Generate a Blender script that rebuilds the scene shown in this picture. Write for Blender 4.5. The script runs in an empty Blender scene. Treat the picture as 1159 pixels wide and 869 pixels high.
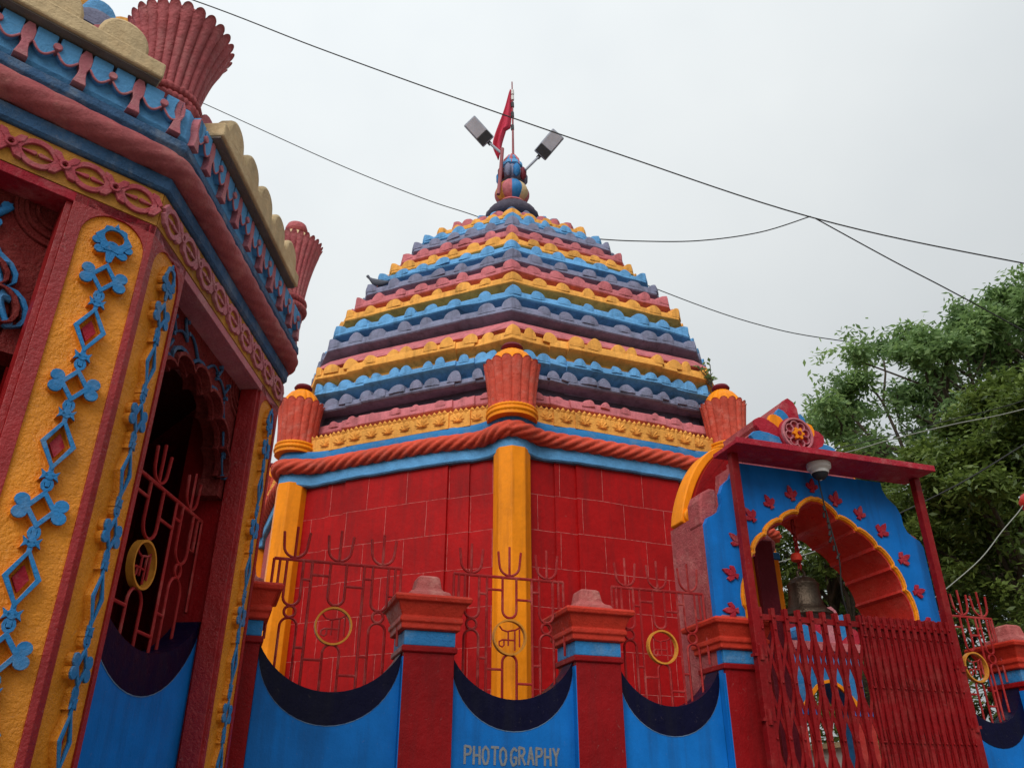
import bpy, math, random
import numpy as np
from math import sin, cos, pi, radians, sqrt, atan2
from mathutils import Vector, Matrix

# ------------------------------------------------------------------ camera
C = bpy.context.scene.collection
scn = bpy.context.scene
cam = bpy.data.cameras.new("camera")
cam.sensor_width = 36.0
cam.lens = 940.0 / 1159.0 * 36.0
cam.clip_end = 2000.0
cam.clip_start = 0.05
camo = bpy.data.objects.new("camera", cam)
C.objects.link(camo)
camo.location = (0, 0, 1.6)
camo.rotation_euler = (radians(90 + 27.5), 0, 0)
scn.camera = camo

# ------------------------------------------------------------------ world
w = bpy.data.worlds.new("World")
scn.world = w
w.use_nodes = True
nt = w.node_tree
nt.nodes.clear()
out = nt.nodes.new('ShaderNodeOutputWorld')
bg = nt.nodes.new('ShaderNodeBackground')
bg.inputs[1].default_value = 0.10
sky = nt.nodes.new('ShaderNodeTexSky')
sky.sky_type = 'NISHITA'
sky.sun_disc = False
SUN_EL, SUN_AZ = radians(40), radians(198)      # azimuth clockwise from +Y
sky.sun_elevation = SUN_EL
sky.sun_rotation = SUN_AZ
tc = nt.nodes.new('ShaderNodeTexCoord')
noi = nt.nodes.new('ShaderNodeTexNoise')
noi.inputs['Scale'].default_value = 1.6
noi.inputs['Detail'].default_value = 5
noi.inputs['Roughness'].default_value = 0.5
nt.links.new(tc.outputs['Generated'], noi.inputs['Vector'])
cr = nt.nodes.new('ShaderNodeValToRGB')
cr.color_ramp.elements[0].position = 0.32
cr.color_ramp.elements[0].color = (5.95, 6.3, 6.45, 1)
cr.color_ramp.elements[1].position = 0.68
cr.color_ramp.elements[1].color = (7.3, 7.55, 7.5, 1)
nt.links.new(noi.outputs['Fac'], cr.inputs['Fac'])
# the cloud deck is brighter up and to the left than low on the right
sep = nt.nodes.new('ShaderNodeSeparateXYZ')
nt.links.new(tc.outputs['Generated'], sep.inputs[0])
m1 = nt.nodes.new('ShaderNodeMath'); m1.operation = 'MULTIPLY_ADD'
nt.links.new(sep.outputs['Z'], m1.inputs[0]); m1.inputs[1].default_value = 0.85; m1.inputs[2].default_value = 0.42
m2 = nt.nodes.new('ShaderNodeMath'); m2.operation = 'MULTIPLY_ADD'
nt.links.new(sep.outputs['X'], m2.inputs[0]); m2.inputs[1].default_value = -0.22
nt.links.new(m1.outputs[0], m2.inputs[2])
m3 = nt.nodes.new('ShaderNodeClamp'); m3.inputs['Min'].default_value = 0.35; m3.inputs['Max'].default_value = 1.15
nt.links.new(m2.outputs[0], m3.inputs[0])
mul = nt.nodes.new('ShaderNodeMixRGB'); mul.blend_type = 'MULTIPLY'; mul.inputs[0].default_value = 1
nt.links.new(cr.outputs[0], mul.inputs[1]); nt.links.new(m3.outputs[0], mul.inputs[2])
mixw = nt.nodes.new('ShaderNodeMixRGB')
mixw.inputs[0].default_value = 0.9
nt.links.new(sky.outputs[0], mixw.inputs[1])
nt.links.new(mul.outputs[0], mixw.inputs[2])
nt.links.new(mixw.outputs[0], bg.inputs[0])
nt.links.new(bg.outputs[0], out.inputs[0])

sun = bpy.data.lights.new("sun", 'SUN')
sun.energy = 1.5
sun.angle = radians(40)
sun.color = (1.0, 0.97, 0.93)
suno = bpy.data.objects.new("sun", sun)
C.objects.link(suno)
sd = Vector((sin(SUN_AZ) * cos(SUN_EL), cos(SUN_AZ) * cos(SUN_EL), sin(SUN_EL)))
suno.rotation_euler = sd.to_track_quat('Z', 'Y').to_euler()
suno.location = (0, -5, 20)

scn.view_settings.view_transform = 'Standard'
scn.view_settings.look = 'None'
scn.view_settings.gamma = 1.0
scn.view_settings.exposure = 0.46
scn.view_settings.use_curve_mapping = False
scn.render.resolution_x, scn.render.resolution_y = 1024, 767
scn.cycles.max_bounces = 6

rnd = random.Random(11)

# ------------------------------------------------------------------ materials
def srgb(r, g, b):
    f = lambda c: (c / 255.0 / 12.92) if c / 255.0 <= 0.04045 else ((c / 255.0 + 0.055) / 1.055) ** 2.4
    return (f(r), f(g), f(b))

def paint(name, rgb, rough=0.42, var=0.16, bump=0.35, scale=14.0, wear_sheen=None, wear_sheen_amt=0.0, metal=0.0,
          brick=None, uvbump=False, specks=0.25, drips=None, spec=0.12):
    m = bpy.data.materials.new(name)
    m.use_nodes = True
    t = m.node_tree
    bs = t.nodes['Principled BSDF']
    L = t.links.new
    tcn = t.nodes.new('ShaderNodeTexCoord')
    geo = t.nodes.new('ShaderNodeNewGeometry')
    co = geo.outputs['Position']
    n1 = t.nodes.new('ShaderNodeTexNoise'); n1.inputs['Scale'].default_value = 1.7; n1.inputs['Detail'].default_value = 8
    n1.inputs['Roughness'].default_value = 0.62
    L(co, n1.inputs['Vector'])
    n2 = t.nodes.new('ShaderNodeTexNoise'); n2.inputs['Scale'].default_value = scale; n2.inputs['Detail'].default_value = 6
    n2.inputs['Roughness'].default_value = 0.6
    L(co, n2.inputs['Vector'])
    r1 = t.nodes.new('ShaderNodeMapRange'); r1.inputs[1].default_value = 0.3; r1.inputs[2].default_value = 0.7
    r1.inputs[3].default_value = 1 - var; r1.inputs[4].default_value = 1 + var * 0.6
    L(n1.outputs['Fac'], r1.inputs[0])
    r2 = t.nodes.new('ShaderNodeMapRange'); r2.inputs[1].default_value = 0.3; r2.inputs[2].default_value = 0.7
    r2.inputs[3].default_value = 1 - var * 0.5; r2.inputs[4].default_value = 1 + var * 0.3
    L(n2.outputs['Fac'], r2.inputs[0])
    mm = t.nodes.new('ShaderNodeMath'); mm.operation = 'MULTIPLY'
    L(r1.outputs[0], mm.inputs[0]); L(r2.outputs[0], mm.inputs[1])
    base = t.nodes.new('ShaderNodeRGB'); base.outputs[0].default_value = (*rgb, 1)
    col = t.nodes.new('ShaderNodeMixRGB'); col.blend_type = 'MULTIPLY'; col.inputs[0].default_value = 1
    L(base.outputs[0], col.inputs[1]); L(mm.outputs[0], col.inputs[2])
    last = col.outputs[0]
    if specks > 0:                       # grime and chips, small irregular marks
        n3 = t.nodes.new('ShaderNodeTexNoise'); n3.inputs['Scale'].default_value = 38; n3.inputs['Detail'].default_value = 4
        n3.inputs['Distortion'].default_value = 1.2
        L(co, n3.inputs['Vector'])
        cp = t.nodes.new('ShaderNodeMapRange'); cp.inputs[1].default_value = 0.67; cp.inputs[2].default_value = 0.74
        cp.inputs[3].default_value = 0; cp.inputs[4].default_value = specks
        L(n3.outputs['Fac'], cp.inputs[0])
        mx = t.nodes.new('ShaderNodeMixRGB'); L(cp.outputs[0], mx.inputs[0]); L(last, mx.inputs[1])
        mx.inputs[2].default_value = (0.30, 0.24, 0.21, 1)
        last = mx.outputs[0]
    if drips:                            # rain streaks and mould running down the face
        mp = t.nodes.new('ShaderNodeMapping'); mp.inputs['Scale'].default_value = (7, 7, 0.7)
        L(co, mp.inputs['Vector'])
        n6 = t.nodes.new('ShaderNodeTexNoise'); n6.inputs['Scale'].default_value = 1.0; n6.inputs['Detail'].default_value = 7
        n6.inputs['Roughness'].default_value = 0.65
        L(mp.outputs[0], n6.inputs['Vector'])
        c6 = t.nodes.new('ShaderNodeMapRange'); c6.inputs[1].default_value = 0.48; c6.inputs[2].default_value = 0.72
        c6.inputs[3].default_value = 0; c6.inputs[4].default_value = drips
        L(n6.outputs['Fac'], c6.inputs[0])
        mx = t.nodes.new('ShaderNodeMixRGB'); L(c6.outputs[0], mx.inputs[0]); L(last, mx.inputs[1])
        mx.inputs[2].default_value = (rgb[0] * .22 + .012, rgb[1] * .22 + .012, rgb[2] * .22 + .012, 1)
        last = mx.outputs[0]
    if wear_sheen is not None:
        n4 = t.nodes.new('ShaderNodeTexNoise'); n4.inputs['Scale'].default_value = 5.5; n4.inputs['Detail'].default_value = 9
        n4.inputs['Roughness'].default_value = 0.7
        L(co, n4.inputs['Vector'])
        c4 = t.nodes.new('ShaderNodeMapRange'); c4.inputs[1].default_value = 0.5; c4.inputs[2].default_value = 0.66
        c4.inputs[3].default_value = 0; c4.inputs[4].default_value = wear_sheen_amt
        L(n4.outputs['Fac'], c4.inputs[0])
        mx = t.nodes.new('ShaderNodeMixRGB'); L(c4.outputs[0], mx.inputs[0]); L(last, mx.inputs[1])
        mx.inputs[2].default_value = (*wear_sheen, 1)
        last = mx.outputs[0]
    hbrick = None
    if brick:
        uv = t.nodes.new('ShaderNodeUVMap'); uv.uv_map = 'UVMap'
        wob = t.nodes.new('ShaderNodeTexNoise'); wob.inputs['Scale'].default_value = 1.4; wob.inputs['Detail'].default_value = 3
        L(co, wob.inputs['Vector'])
        wm = t.nodes.new('ShaderNodeVectorMath'); wm.operation = 'SCALE'; wm.inputs['Scale'].default_value = 0.035
        L(wob.outputs['Color'], wm.inputs[0])
        wa = t.nodes.new('ShaderNodeVectorMath'); L(uv.outputs[0], wa.inputs[0]); L(wm.outputs[0], wa.inputs[1])
        bt = t.nodes.new('ShaderNodeTexBrick')
        bt.inputs['Scale'].default_value = 1.0
        bt.inputs['Mortar Size'].default_value = 0.0042
        bt.inputs['Mortar Smooth'].default_value = 0.4
        bt.inputs['Brick Width'].default_value = brick[0]
        bt.inputs['Row Height'].default_value = brick[1]
        bt.inputs['Color1'].default_value = (1, 1, 1, 1); bt.inputs['Color2'].default_value = (0.86, 0.86, 0.86, 1)
        bt.inputs['Mortar'].default_value = (1, 1, 1, 1)
        L(wa.outputs[0], bt.inputs['Vector'])
        cm = t.nodes.new('ShaderNodeMixRGB'); cm.blend_type = 'MULTIPLY'; cm.inputs[0].default_value = 1
        L(last, cm.inputs[1]); L(bt.outputs['Color'], cm.inputs[2])
        # the pale joint line is broken up
        bk = t.nodes.new('ShaderNodeMapRange'); bk.inputs[1].default_value = 0.38; bk.inputs[2].default_value = 0.55
        bk.inputs[3].default_value = 0.35; bk.inputs[4].default_value = 1.0
        L(n2.outputs['Fac'], bk.inputs[0])
        bm_ = t.nodes.new('ShaderNodeMath'); bm_.operation = 'MULTIPLY'; L(bt.outputs['Fac'], bm_.inputs[0]); L(bk.outputs[0], bm_.inputs[1])
        mj = t.nodes.new('ShaderNodeMixRGB'); L(bm_.outputs[0], mj.inputs[0]); L(cm.outputs[0], mj.inputs[1])
        mj.inputs[2].default_value = (0.55, 0.17, 0.15, 1)
        last = mj.outputs[0]
        hbrick = bt.outputs['Fac']
    L(last, bs.inputs['Base Color'])
    rr = t.nodes.new('ShaderNodeMapRange'); rr.inputs[1].default_value = 0.3; rr.inputs[2].default_value = 0.7
    rr.inputs[3].default_value = max(0.05, rough - 0.1); rr.inputs[4].default_value = min(1, rough + 0.16)
    L(n2.outputs['Fac'], rr.inputs[0]); L(rr.outputs[0], bs.inputs['Roughness'])
    bs.inputs['Metallic'].default_value = metal
    bs.inputs['Specular IOR Level'].default_value = spec
    # relief: brush strokes / stucco
    n5 = t.nodes.new('ShaderNodeTexNoise'); n5.inputs['Scale'].default_value = 55; n5.inputs['Detail'].default_value = 5
    n5.inputs['Roughness'].default_value = 0.65
    L(co, n5.inputs['Vector'])
    ad = t.nodes.new('ShaderNodeMath'); ad.operation = 'MULTIPLY_ADD'
    L(n2.outputs['Fac'], ad.inputs[0]); ad.inputs[1].default_value = 1.6; L(n5.outputs['Fac'], ad.inputs[2])
    b = t.nodes.new('ShaderNodeBump'); b.inputs['Strength'].default_value = bump; b.inputs['Distance'].default_value = 0.02
    L(ad.outputs[0], b.inputs['Height'])
    nl = b.outputs[0]
    if hbrick:
        b2 = t.nodes.new('ShaderNodeBump'); b2.invert = True; b2.inputs['Strength'].default_value = 0.6; b2.inputs['Distance'].default_value = 0.01
        L(hbrick, b2.inputs['Height']); L(nl, b2.inputs['Normal']); nl = b2.outputs[0]
    L(nl, bs.inputs['Normal'])
    return m

M = {}
M['tile'] = paint('red_tile_paint', (0.42, 0.006, 0.007), 0.45, 0.22, 0.18, brick=(0.68, 0.527), specks=0.12, drips=0.38)
M['red'] = paint('red_enamel', (0.26, 0.006, 0.008), 0.38, 0.22, 0.25, specks=0.2, drips=0.45)
M['orange'] = paint('vermilion_paint', (0.52, 0.026, 0.018), 0.33, 0.2, 0.35, wear_sheen=(0.6, 0.11, 0.08), wear_sheen_amt=0.35, specks=0.15, spec=0.4)  # pinkish patches put the arch lining's sky sheen into the colour
M['rope'] = paint('rope_vermilion', (0.66, 0.085, 0.045), 0.55, 0.25, 0.5, wear_sheen=(0.42, 0.12, 0.09), wear_sheen_amt=0.5, specks=0.3)
M['cup'] = paint('urn_vermilion', (0.70, 0.10, 0.06), 0.5, 0.25, 0.9, wear_sheen=(0.66, 0.2, 0.15), wear_sheen_amt=0.7, specks=0.4, drips=0.38)
M['pinkcup'] = paint('urn_rose', (0.52, 0.13, 0.14), 0.5, 0.25, 0.7, wear_sheen=(0.5, 0.22, 0.21), wear_sheen_amt=0.5, specks=0.3, drips=0.38)  # rose base with paler patches and streaks
M['pinkrope'] = paint('rope_glare_rose', (0.40, 0.10, 0.105), 0.55, 0.3, 0.4, wear_sheen=(0.6, 0.26, 0.22), wear_sheen_amt=0.35)  # sky glare on the rope is put into this rose
M['yellow'] = paint('yellow_paint', (0.92, 0.28, 0.008), 0.42, 0.16, 0.14, specks=0.12, drips=0.38)
M['ochre'] = paint('ochre_wall_paint', (0.82, 0.29, 0.015), 0.36, 0.2, 0.75, scale=9, specks=0.25, spec=0.35)
M['frieze'] = paint('ochre_frieze_paint', (0.50, 0.23, 0.04), 0.5, 0.3, 0.5, wear_sheen=(0.22, 0.08, 0.04), wear_sheen_amt=0.5)
M['blue'] = paint('blue_enamel', (0.006, 0.155, 0.52), 0.42, 0.2, 0.12, scale=6, specks=0.15, drips=0.45)
M['lblue'] = paint('sky_blue_paint', (0.12, 0.36, 0.66), 0.6, 0.22, 0.5, wear_sheen=(0.07, 0.2, 0.4), wear_sheen_amt=0.4)
M['mblue'] = paint('trim_blue_paint', (0.03, 0.20, 0.47), 0.45, 0.22, 0.4, wear_sheen=(0.2, 0.28, 0.36), wear_sheen_amt=0.4)
M['navy'] = paint('navy_enamel', (0.003, 0.003, 0.022), 0.35, 0.3, 0.15, specks=0.1, drips=0.45)
M['redtrim'] = paint('crimson_relief_paint', (0.38, 0.018, 0.035), 0.45, 0.25, 0.5, wear_sheen=(0.5, 0.17, 0.17), wear_sheen_amt=0.45)
M['fillet'] = paint('worn_slate_blue', (0.05, 0.12, 0.24), 0.6, 0.3, 0.6, wear_sheen=(0.20, 0.24, 0.30), wear_sheen_amt=0.6, drips=0.3)
M['paleline'] = paint('pale_chipped_edge', (0.16, 0.24, 0.36), 0.7, 0.4, 0.2, wear_sheen=(0.02, 0.1, 0.3), wear_sheen_amt=0.9)
M['pavred'] = paint('pavilion_red_gloss', (0.34, 0.009, 0.011), 0.38, 0.25, 0.42, scale=9, specks=0.3, spec=0.5)
M['rosetrim'] = paint('dusty_rose_relief', (0.44, 0.075, 0.095), 0.5, 0.25, 0.5, wear_sheen=(0.52, 0.2, 0.2), wear_sheen_amt=0.6)
M['pinktrim'] = paint('rose_relief_paint', (0.52, 0.17, 0.20), 0.5, 0.2, 0.5, wear_sheen=(0.6, 0.33, 0.32), wear_sheen_amt=0.5)
M['pinkplaster'] = paint('rose_plaster', (0.40, 0.085, 0.09), 0.6, 0.3, 0.6, wear_sheen=(0.52, 0.2, 0.18), wear_sheen_amt=0.5, drips=0.38)
M['dust_skylit'] = paint('dusty_skylit_cap', (0.46, 0.12, 0.11), 0.7, 0.3, 0.7, wear_sheen=(0.55, 0.25, 0.21), wear_sheen_amt=0.7)  # dust, plus sky light on the knobs put into the pink
M['caporange'] = paint('cap_vermilion', (0.52, 0.038, 0.02), 0.4, 0.25, 0.4)
M['t_blue'] = paint('tier_blue', (0.15, 0.40, 0.72), 0.75, 0.2, 0.6, wear_sheen=(0.09, 0.3, 0.6), wear_sheen_amt=0.4, drips=0.6)
M['t_purple'] = paint('tier_mauve', (0.22, 0.235, 0.34), 0.8, 0.25, 0.6, wear_sheen=(0.32, 0.29, 0.42), wear_sheen_amt=0.4, drips=0.6)
M['t_pink'] = paint('tier_rose', (0.60, 0.18, 0.20), 0.75, 0.22, 0.6, wear_sheen=(0.48, 0.12, 0.14), wear_sheen_amt=0.4, drips=0.6)
M['t_yellow'] = paint('tier_yellow', (0.90, 0.42, 0.09), 0.75, 0.18, 0.6, wear_sheen=(0.72, 0.30, 0.05), wear_sheen_amt=0.4, drips=0.6)
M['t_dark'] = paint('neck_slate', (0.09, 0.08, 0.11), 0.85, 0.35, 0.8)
M['cream'] = paint('cream_plaster', (0.66, 0.50, 0.29), 0.8, 0.2, 0.5, wear_sheen=(0.55, 0.36, 0.18), wear_sheen_amt=0.4, drips=0.38)
M['soffit'] = paint('grey_soffit', (0.20, 0.165, 0.14), 0.85, 0.3, 0.5)
M['maroon'] = paint('maroon_paint', (0.16, 0.018, 0.03), 0.45, 0.25, 0.35)
M['archred'] = paint('dark_red_relief', (0.20, 0.022, 0.020), 0.32, 0.3, 0.9, wear_sheen=(0.33, 0.07, 0.06), wear_sheen_amt=0.5)
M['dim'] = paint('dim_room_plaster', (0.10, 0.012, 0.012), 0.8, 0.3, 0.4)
M['iron'] = paint('red_iron_paint', (0.22, 0.007, 0.009), 0.38, 0.25, 0.2, scale=30, wear_sheen=(0.32, 0.06, 0.05), wear_sheen_amt=0.3)
M['rod'] = paint('red_rod_paint', (0.34, 0.022, 0.022), 0.4, 0.25, 0.2, scale=30, wear_sheen=(0.5, 0.14, 0.12), wear_sheen_amt=0.5)
M['ringy'] = paint('ochre_iron_paint', (0.62, 0.25, 0.035), 0.4, 0.2, 0.2, scale=30)
M['bronze'] = paint('old_bronze', (0.075, 0.055, 0.04), 0.38, 0.35, 0.3, metal=0.85, scale=20)
M['steel'] = paint('dark_steel', (0.06, 0.06, 0.065), 0.5, 0.2, 0.2)
M['lampgrey'] = paint('lamp_grey_metal', (0.42, 0.45, 0.52), 0.55, 0.15, 0.1, specks=0)
M['lens'] = paint('lamp_lens', (0.62, 0.62, 0.68), 0.3, 0.15, 0.05, specks=0)
M['white'] = paint('white_plastic', (0.72, 0.71, 0.68), 0.4, 0.1, 0.05, specks=0.1)
M['glass'] = paint('dark_dome_glass', (0.03, 0.03, 0.035), 0.08, 0.1, 0.0, specks=0)
M['wire'] = paint('black_cable', (0.035, 0.035, 0.035), 0.6, 0.1, 0.0, specks=0)
M['wirew'] = paint('pale_cable', (0.26, 0.27, 0.24), 0.6, 0.1, 0.0, specks=0)
M['flag'] = paint('red_cloth', (0.55, 0.05, 0.09), 0.85, 0.15, 0.3, specks=0)
M['pole'] = paint('pole_pink', (0.36, 0.12, 0.13), 0.6, 0.2, 0.2)
M['silver'] = paint('grey_letter_paint', (0.24, 0.25, 0.26), 0.6, 0.25, 0.3, scale=40, wear_sheen=(0.12, 0.16, 0.22), wear_sheen_amt=0.5)
M['bird'] = paint('pigeon_grey', (0.12, 0.13, 0.16), 0.8, 0.3, 0.3, specks=0)
M['stone'] = paint('paving_stone', (0.24, 0.21, 0.18), 0.85, 0.3, 0.6, scale=5)
M['earth'] = paint('packed_earth', (0.16, 0.12, 0.085), 0.95, 0.35, 0.8, scale=3)
M['bark'] = paint('bark', (0.10, 0.08, 0.06), 0.95, 0.35, 1.0)
M['offwhite'] = paint('limewashed_wall', (0.6, 0.58, 0.54), 0.85, 0.15, 0.3)

def leafmat(name, c1, c2):
    m = bpy.data.materials.new(name); m.use_nodes = True
    t = m.node_tree; L = t.links.new
    bs = t.nodes['Principled BSDF']
    at = t.nodes.new('ShaderNodeAttribute'); at.attribute_name = 'tint'
    mx = t.nodes.new('ShaderNodeMixRGB'); L(at.outputs['Fac'], mx.inputs[0])
    mx.inputs[1].default_value = (*c1, 1); mx.inputs[2].default_value = (*c2, 1)
    L(mx.outputs[0], bs.inputs['Base Color'])
    bs.inputs['Roughness'].default_value = 0.5
    tr = t.nodes.new('ShaderNodeBsdfTranslucent'); L(mx.outputs[0], tr.inputs[0])
    ms = t.nodes.new('ShaderNodeMixShader'); ms.inputs[0].default_value = 0.42
    L(bs.outputs[0], ms.inputs[1]); L(tr.outputs[0], ms.inputs[2])
    L(ms.outputs[0], t.nodes['Material Output'].inputs[0])
    return m
M['leaf1'] = leafmat('leaf_mid_green', (0.11, 0.20, 0.085), (0.31, 0.45, 0.15))
M['leaf2'] = leafmat('leaf_dark_green', (0.035, 0.07, 0.016), (0.22, 0.30, 0.06))

# ------------------------------------------------------------------ mesh helpers
class MB:
    def __init__(s):
        s.v = []; s.f = []; s.uv = {}
    def vert(s, p):
        s.v.append(tuple(p)); return len(s.v) - 1
    def face(s, ids):
        s.f.append(tuple(ids)); return len(s.f) - 1
    def box(s, x0, x1, y0, y1, z0, z1):
        b = len(s.v)
        for z in (z0, z1):
            for (x, y) in ((x0, y0), (x1, y0), (x1, y1), (x0, y1)):
                s.v.append((x, y, z))
        for q in ((0, 3, 2, 1), (4, 5, 6, 7), (0, 1, 5, 4), (1, 2, 6, 5), (2, 3, 7, 6), (3, 0, 4, 7)):
            s.f.append(tuple(b + i for i in q))
    def prism(s, poly, y0, y1):
        """polygon in x,z extruded from y0 (front) to y1 (back)"""
        n = len(poly); b = len(s.v)
        for (x, z) in poly: s.v.append((x, y0, z))
        for (x, z) in poly: s.v.append((x, y1, z))
        s.f.append(tuple(b + i for i in range(n)))
        s.f.append(tuple(b + n + i for i in reversed(range(n))))
        for i in range(n):
            j = (i + 1) % n
            s.f.append((b + j, b + i, b + n + i, b + n + j))
    def ringprism(s, outer, inner, y0, y1, closed=True):
        n = len(outer); b = len(s.v)
        for (x, z) in outer: s.v.append((x, y0, z))
        for (x, z) in inner: s.v.append((x, y0, z))
        for (x, z) in outer: s.v.append((x, y1, z))
        for (x, z) in inner: s.v.append((x, y1, z))
        O, I, P, Q = b, b + n, b + 2 * n, b + 3 * n
        for i in range(n if closed else n - 1):
            j = (i + 1) % n
            s.f.append((O + i, O + j, I + j, I + i))
            s.f.append((P + j, P + i, Q + i, Q + j))
            s.f.append((O + j, O + i, P + i, P + j))
            s.f.append((I + i, I + j, Q + j, Q + i))
        if not closed:
            s.f.append((O, I, Q, P)); e = n - 1
            s.f.append((I + e, O + e, P + e, Q + e))
    def loft(s, rings, closed=True, cap0=True, cap1=True):
        n = len(rings[0]); b = len(s.v)
        for r in rings:
            for p in r: s.v.append(tuple(p))
        for k in range(len(rings) - 1):
            for i in range(n if closed else n - 1):
                j = (i + 1) % n
                s.f.append((b + k * n + i, b + k * n + j, b + (k + 1) * n + j, b + (k + 1) * n + i))
        if cap0: s.f.append(tuple(b + i for i in reversed(range(n))))
        if cap1: s.f.append(tuple(b + (len(rings) - 1) * n + i for i in range(n)))
    def lathe(s, prof, n=32, fn=None, center=(0, 0), cap0=True, cap1=True):
        rings = []
        for k, (r, z) in enumerate(prof):
            ring = []
            for i in range(n):
                a = 2 * pi * i / n
                rr, zz = (r, z) if fn is None else fn(r, z, a, k)
                ring.append((center[0] + rr * cos(a), center[1] + rr * sin(a), zz))
            rings.append(ring)
        s.loft(rings, True, cap0, cap1)
    def tube(s, pts, r, n=6, cap=True, rfn=None):
        pts = [Vector(p) for p in pts]
        rings = []
        up = None
        for i, p in enumerate(pts):
            a = pts[max(0, i - 1)]; c = pts[min(len(pts) - 1, i + 1)]
            d = (c - a)
            if d.length < 1e-9: d = Vector((0, 0, 1))
            d.normalize()
            if up is None:
                up = Vector((0, 0, 1)) if abs(d.z) < 0.9 else Vector((0, 1, 0))
            u = d.cross(up)
            if u.length < 1e-6: u = d.cross(Vector((1, 0, 0)))
            u.normalize(); v = u.cross(d).normalized()
            up = v
            rad = r(i / (len(pts) - 1)) if callable(r) else r
            rings.append([p + (u * cos(2 * pi * k / n) + v * sin(2 * pi * k / n)) * rad for k in range(n)])
        s.loft(rings, True, cap, cap)
    def stud(s, p0, nrm, ax, L, W, H):
        """four sided raised petal lying on a surface: centre p0, long axis ax"""
        nrm = Vector(nrm).normalized(); ax = Vector(ax).normalized(); sd_ = nrm.cross(ax)
        p0 = Vector(p0); b = len(s.v)
        for q in (p0 + ax * L / 2, p0 + sd_ * W / 2, p0 - ax * L / 2, p0 - sd_ * W / 2, p0 + nrm * H + ax * L * 0.08): s.v.append(tuple(q))
        for i in range(4): s.f.append((b + i, b + (i + 1) % 4, b + 4))
    def disc(s, cx, cz, r, y0, y1, n=14, sx=1.0):
        s.prism([(cx + r * sx * cos(2 * pi * i / n), cz + r * sin(2 * pi * i / n)) for i in range(n)], y0, y1)
    def build(s, name, mat, parent=None, origin=(0, 0, 0), smooth=None, bevel=0.0, frame=None, jit=0.0):
        me = bpy.data.meshes.new(name)
        v = np.array(s.v, dtype=float) if s.v else np.zeros((0, 3))
        if frame is not None:
            v = v @ np.array(frame.to_3x3()).T + np.array(frame.translation)
        v = v - np.array(origin)
        if jit > 0:
            from mathutils import noise as mn
            v = v + np.array([[jit * 1.6 * a for a in mn.noise_vector(Vector(p) * 1.9 + Vector((7, 3, 1)))] for p in v]) \
                  + np.array([[jit * .7 * a for a in mn.noise_vector(Vector(p) * 7.0)] for p in v])
        me.from_pydata(v.tolist(), [], s.f)
        me.validate()
        if s.uv:
            ul = me.uv_layers.new(name='UVMap')
            for poly in me.polygons:
                for li in poly.loop_indices:
                    ul.data[li].uv = s.uv.get(me.loops[li].vertex_index, (0, 0))
        me.materials.append(M[mat])
        import bmesh
        bm = bmesh.new(); bm.from_mesh(me); bmesh.ops.recalc_face_normals(bm, faces=bm.faces); bm.to_mesh(me); bm.free()
        if smooth is not None:
            for p in me.polygons: p.use_smooth = True
            me.set_sharp_from_angle(angle=radians(smooth))
        o = bpy.data.objects.new(name, me)
        C.objects.link(o)
        if parent is not None: o.parent = parent
        if bevel > 0:
            bv = o.modifiers.new('bevel', 'BEVEL'); bv.width = bevel; bv.segments = 2; bv.limit_method = 'ANGLE'; bv.angle_limit = radians(40)
        return o

def empty(name, loc=(0, 0, 0), rz=0.0, label=None, cat=None, group=None):
    o = bpy.data.objects.new(name, None); C.objects.link(o)
    o.location = loc; o.rotation_euler = (0, 0, rz); o.empty_display_size = 0.2
    tag(o, label, cat, group)
    return o
def tag(o, label=None, cat=None, group=None, kind=None):
    if label: o['label'] = label
    if cat: o['category'] = cat
    if group: o['group'] = group
    if kind: o['kind'] = kind
    return o
def copy_tree(o, parent=None):
    c = o.copy(); C.objects.link(c)
    if parent is not None: c.parent = parent
    for ch in list(o.children): copy_tree(ch, c)
    return c
def catmull(pts, m=6):
    P = [Vector(p) for p in pts]; out_ = []
    for i in range(len(P) - 1):
        a = P[max(i - 1, 0)]; b = P[i]; c = P[i + 1]; d = P[min(i + 2, len(P) - 1)]
        for k in range(m):
            t = k / m
            out_.append(0.5 * ((2 * b) + (-a + c) * t + (2 * a - 5 * b + 4 * c - d) * t * t + (-a + 3 * b - 3 * c + d) * t ** 3))
    out_.append(P[-1]); return out_

# ------------------------------------------------------------------ ground
g = MB(); g.prism([(0, 0)] * 3, 0, 0) if False else None
g = MB()
b = [g.vert(p) for p in ((-300, -300, 0), (300, -300, 0), (300, 300, 0), (-300, 300, 0))]
g.face(b)
tag(g.build('ground', 'earth'), kind='structure')
g = MB(); g.box(-9, 12, -6, 26, -0.05, 0.03)
tag(g.build('paving', 'stone'), kind='structure')

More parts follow.
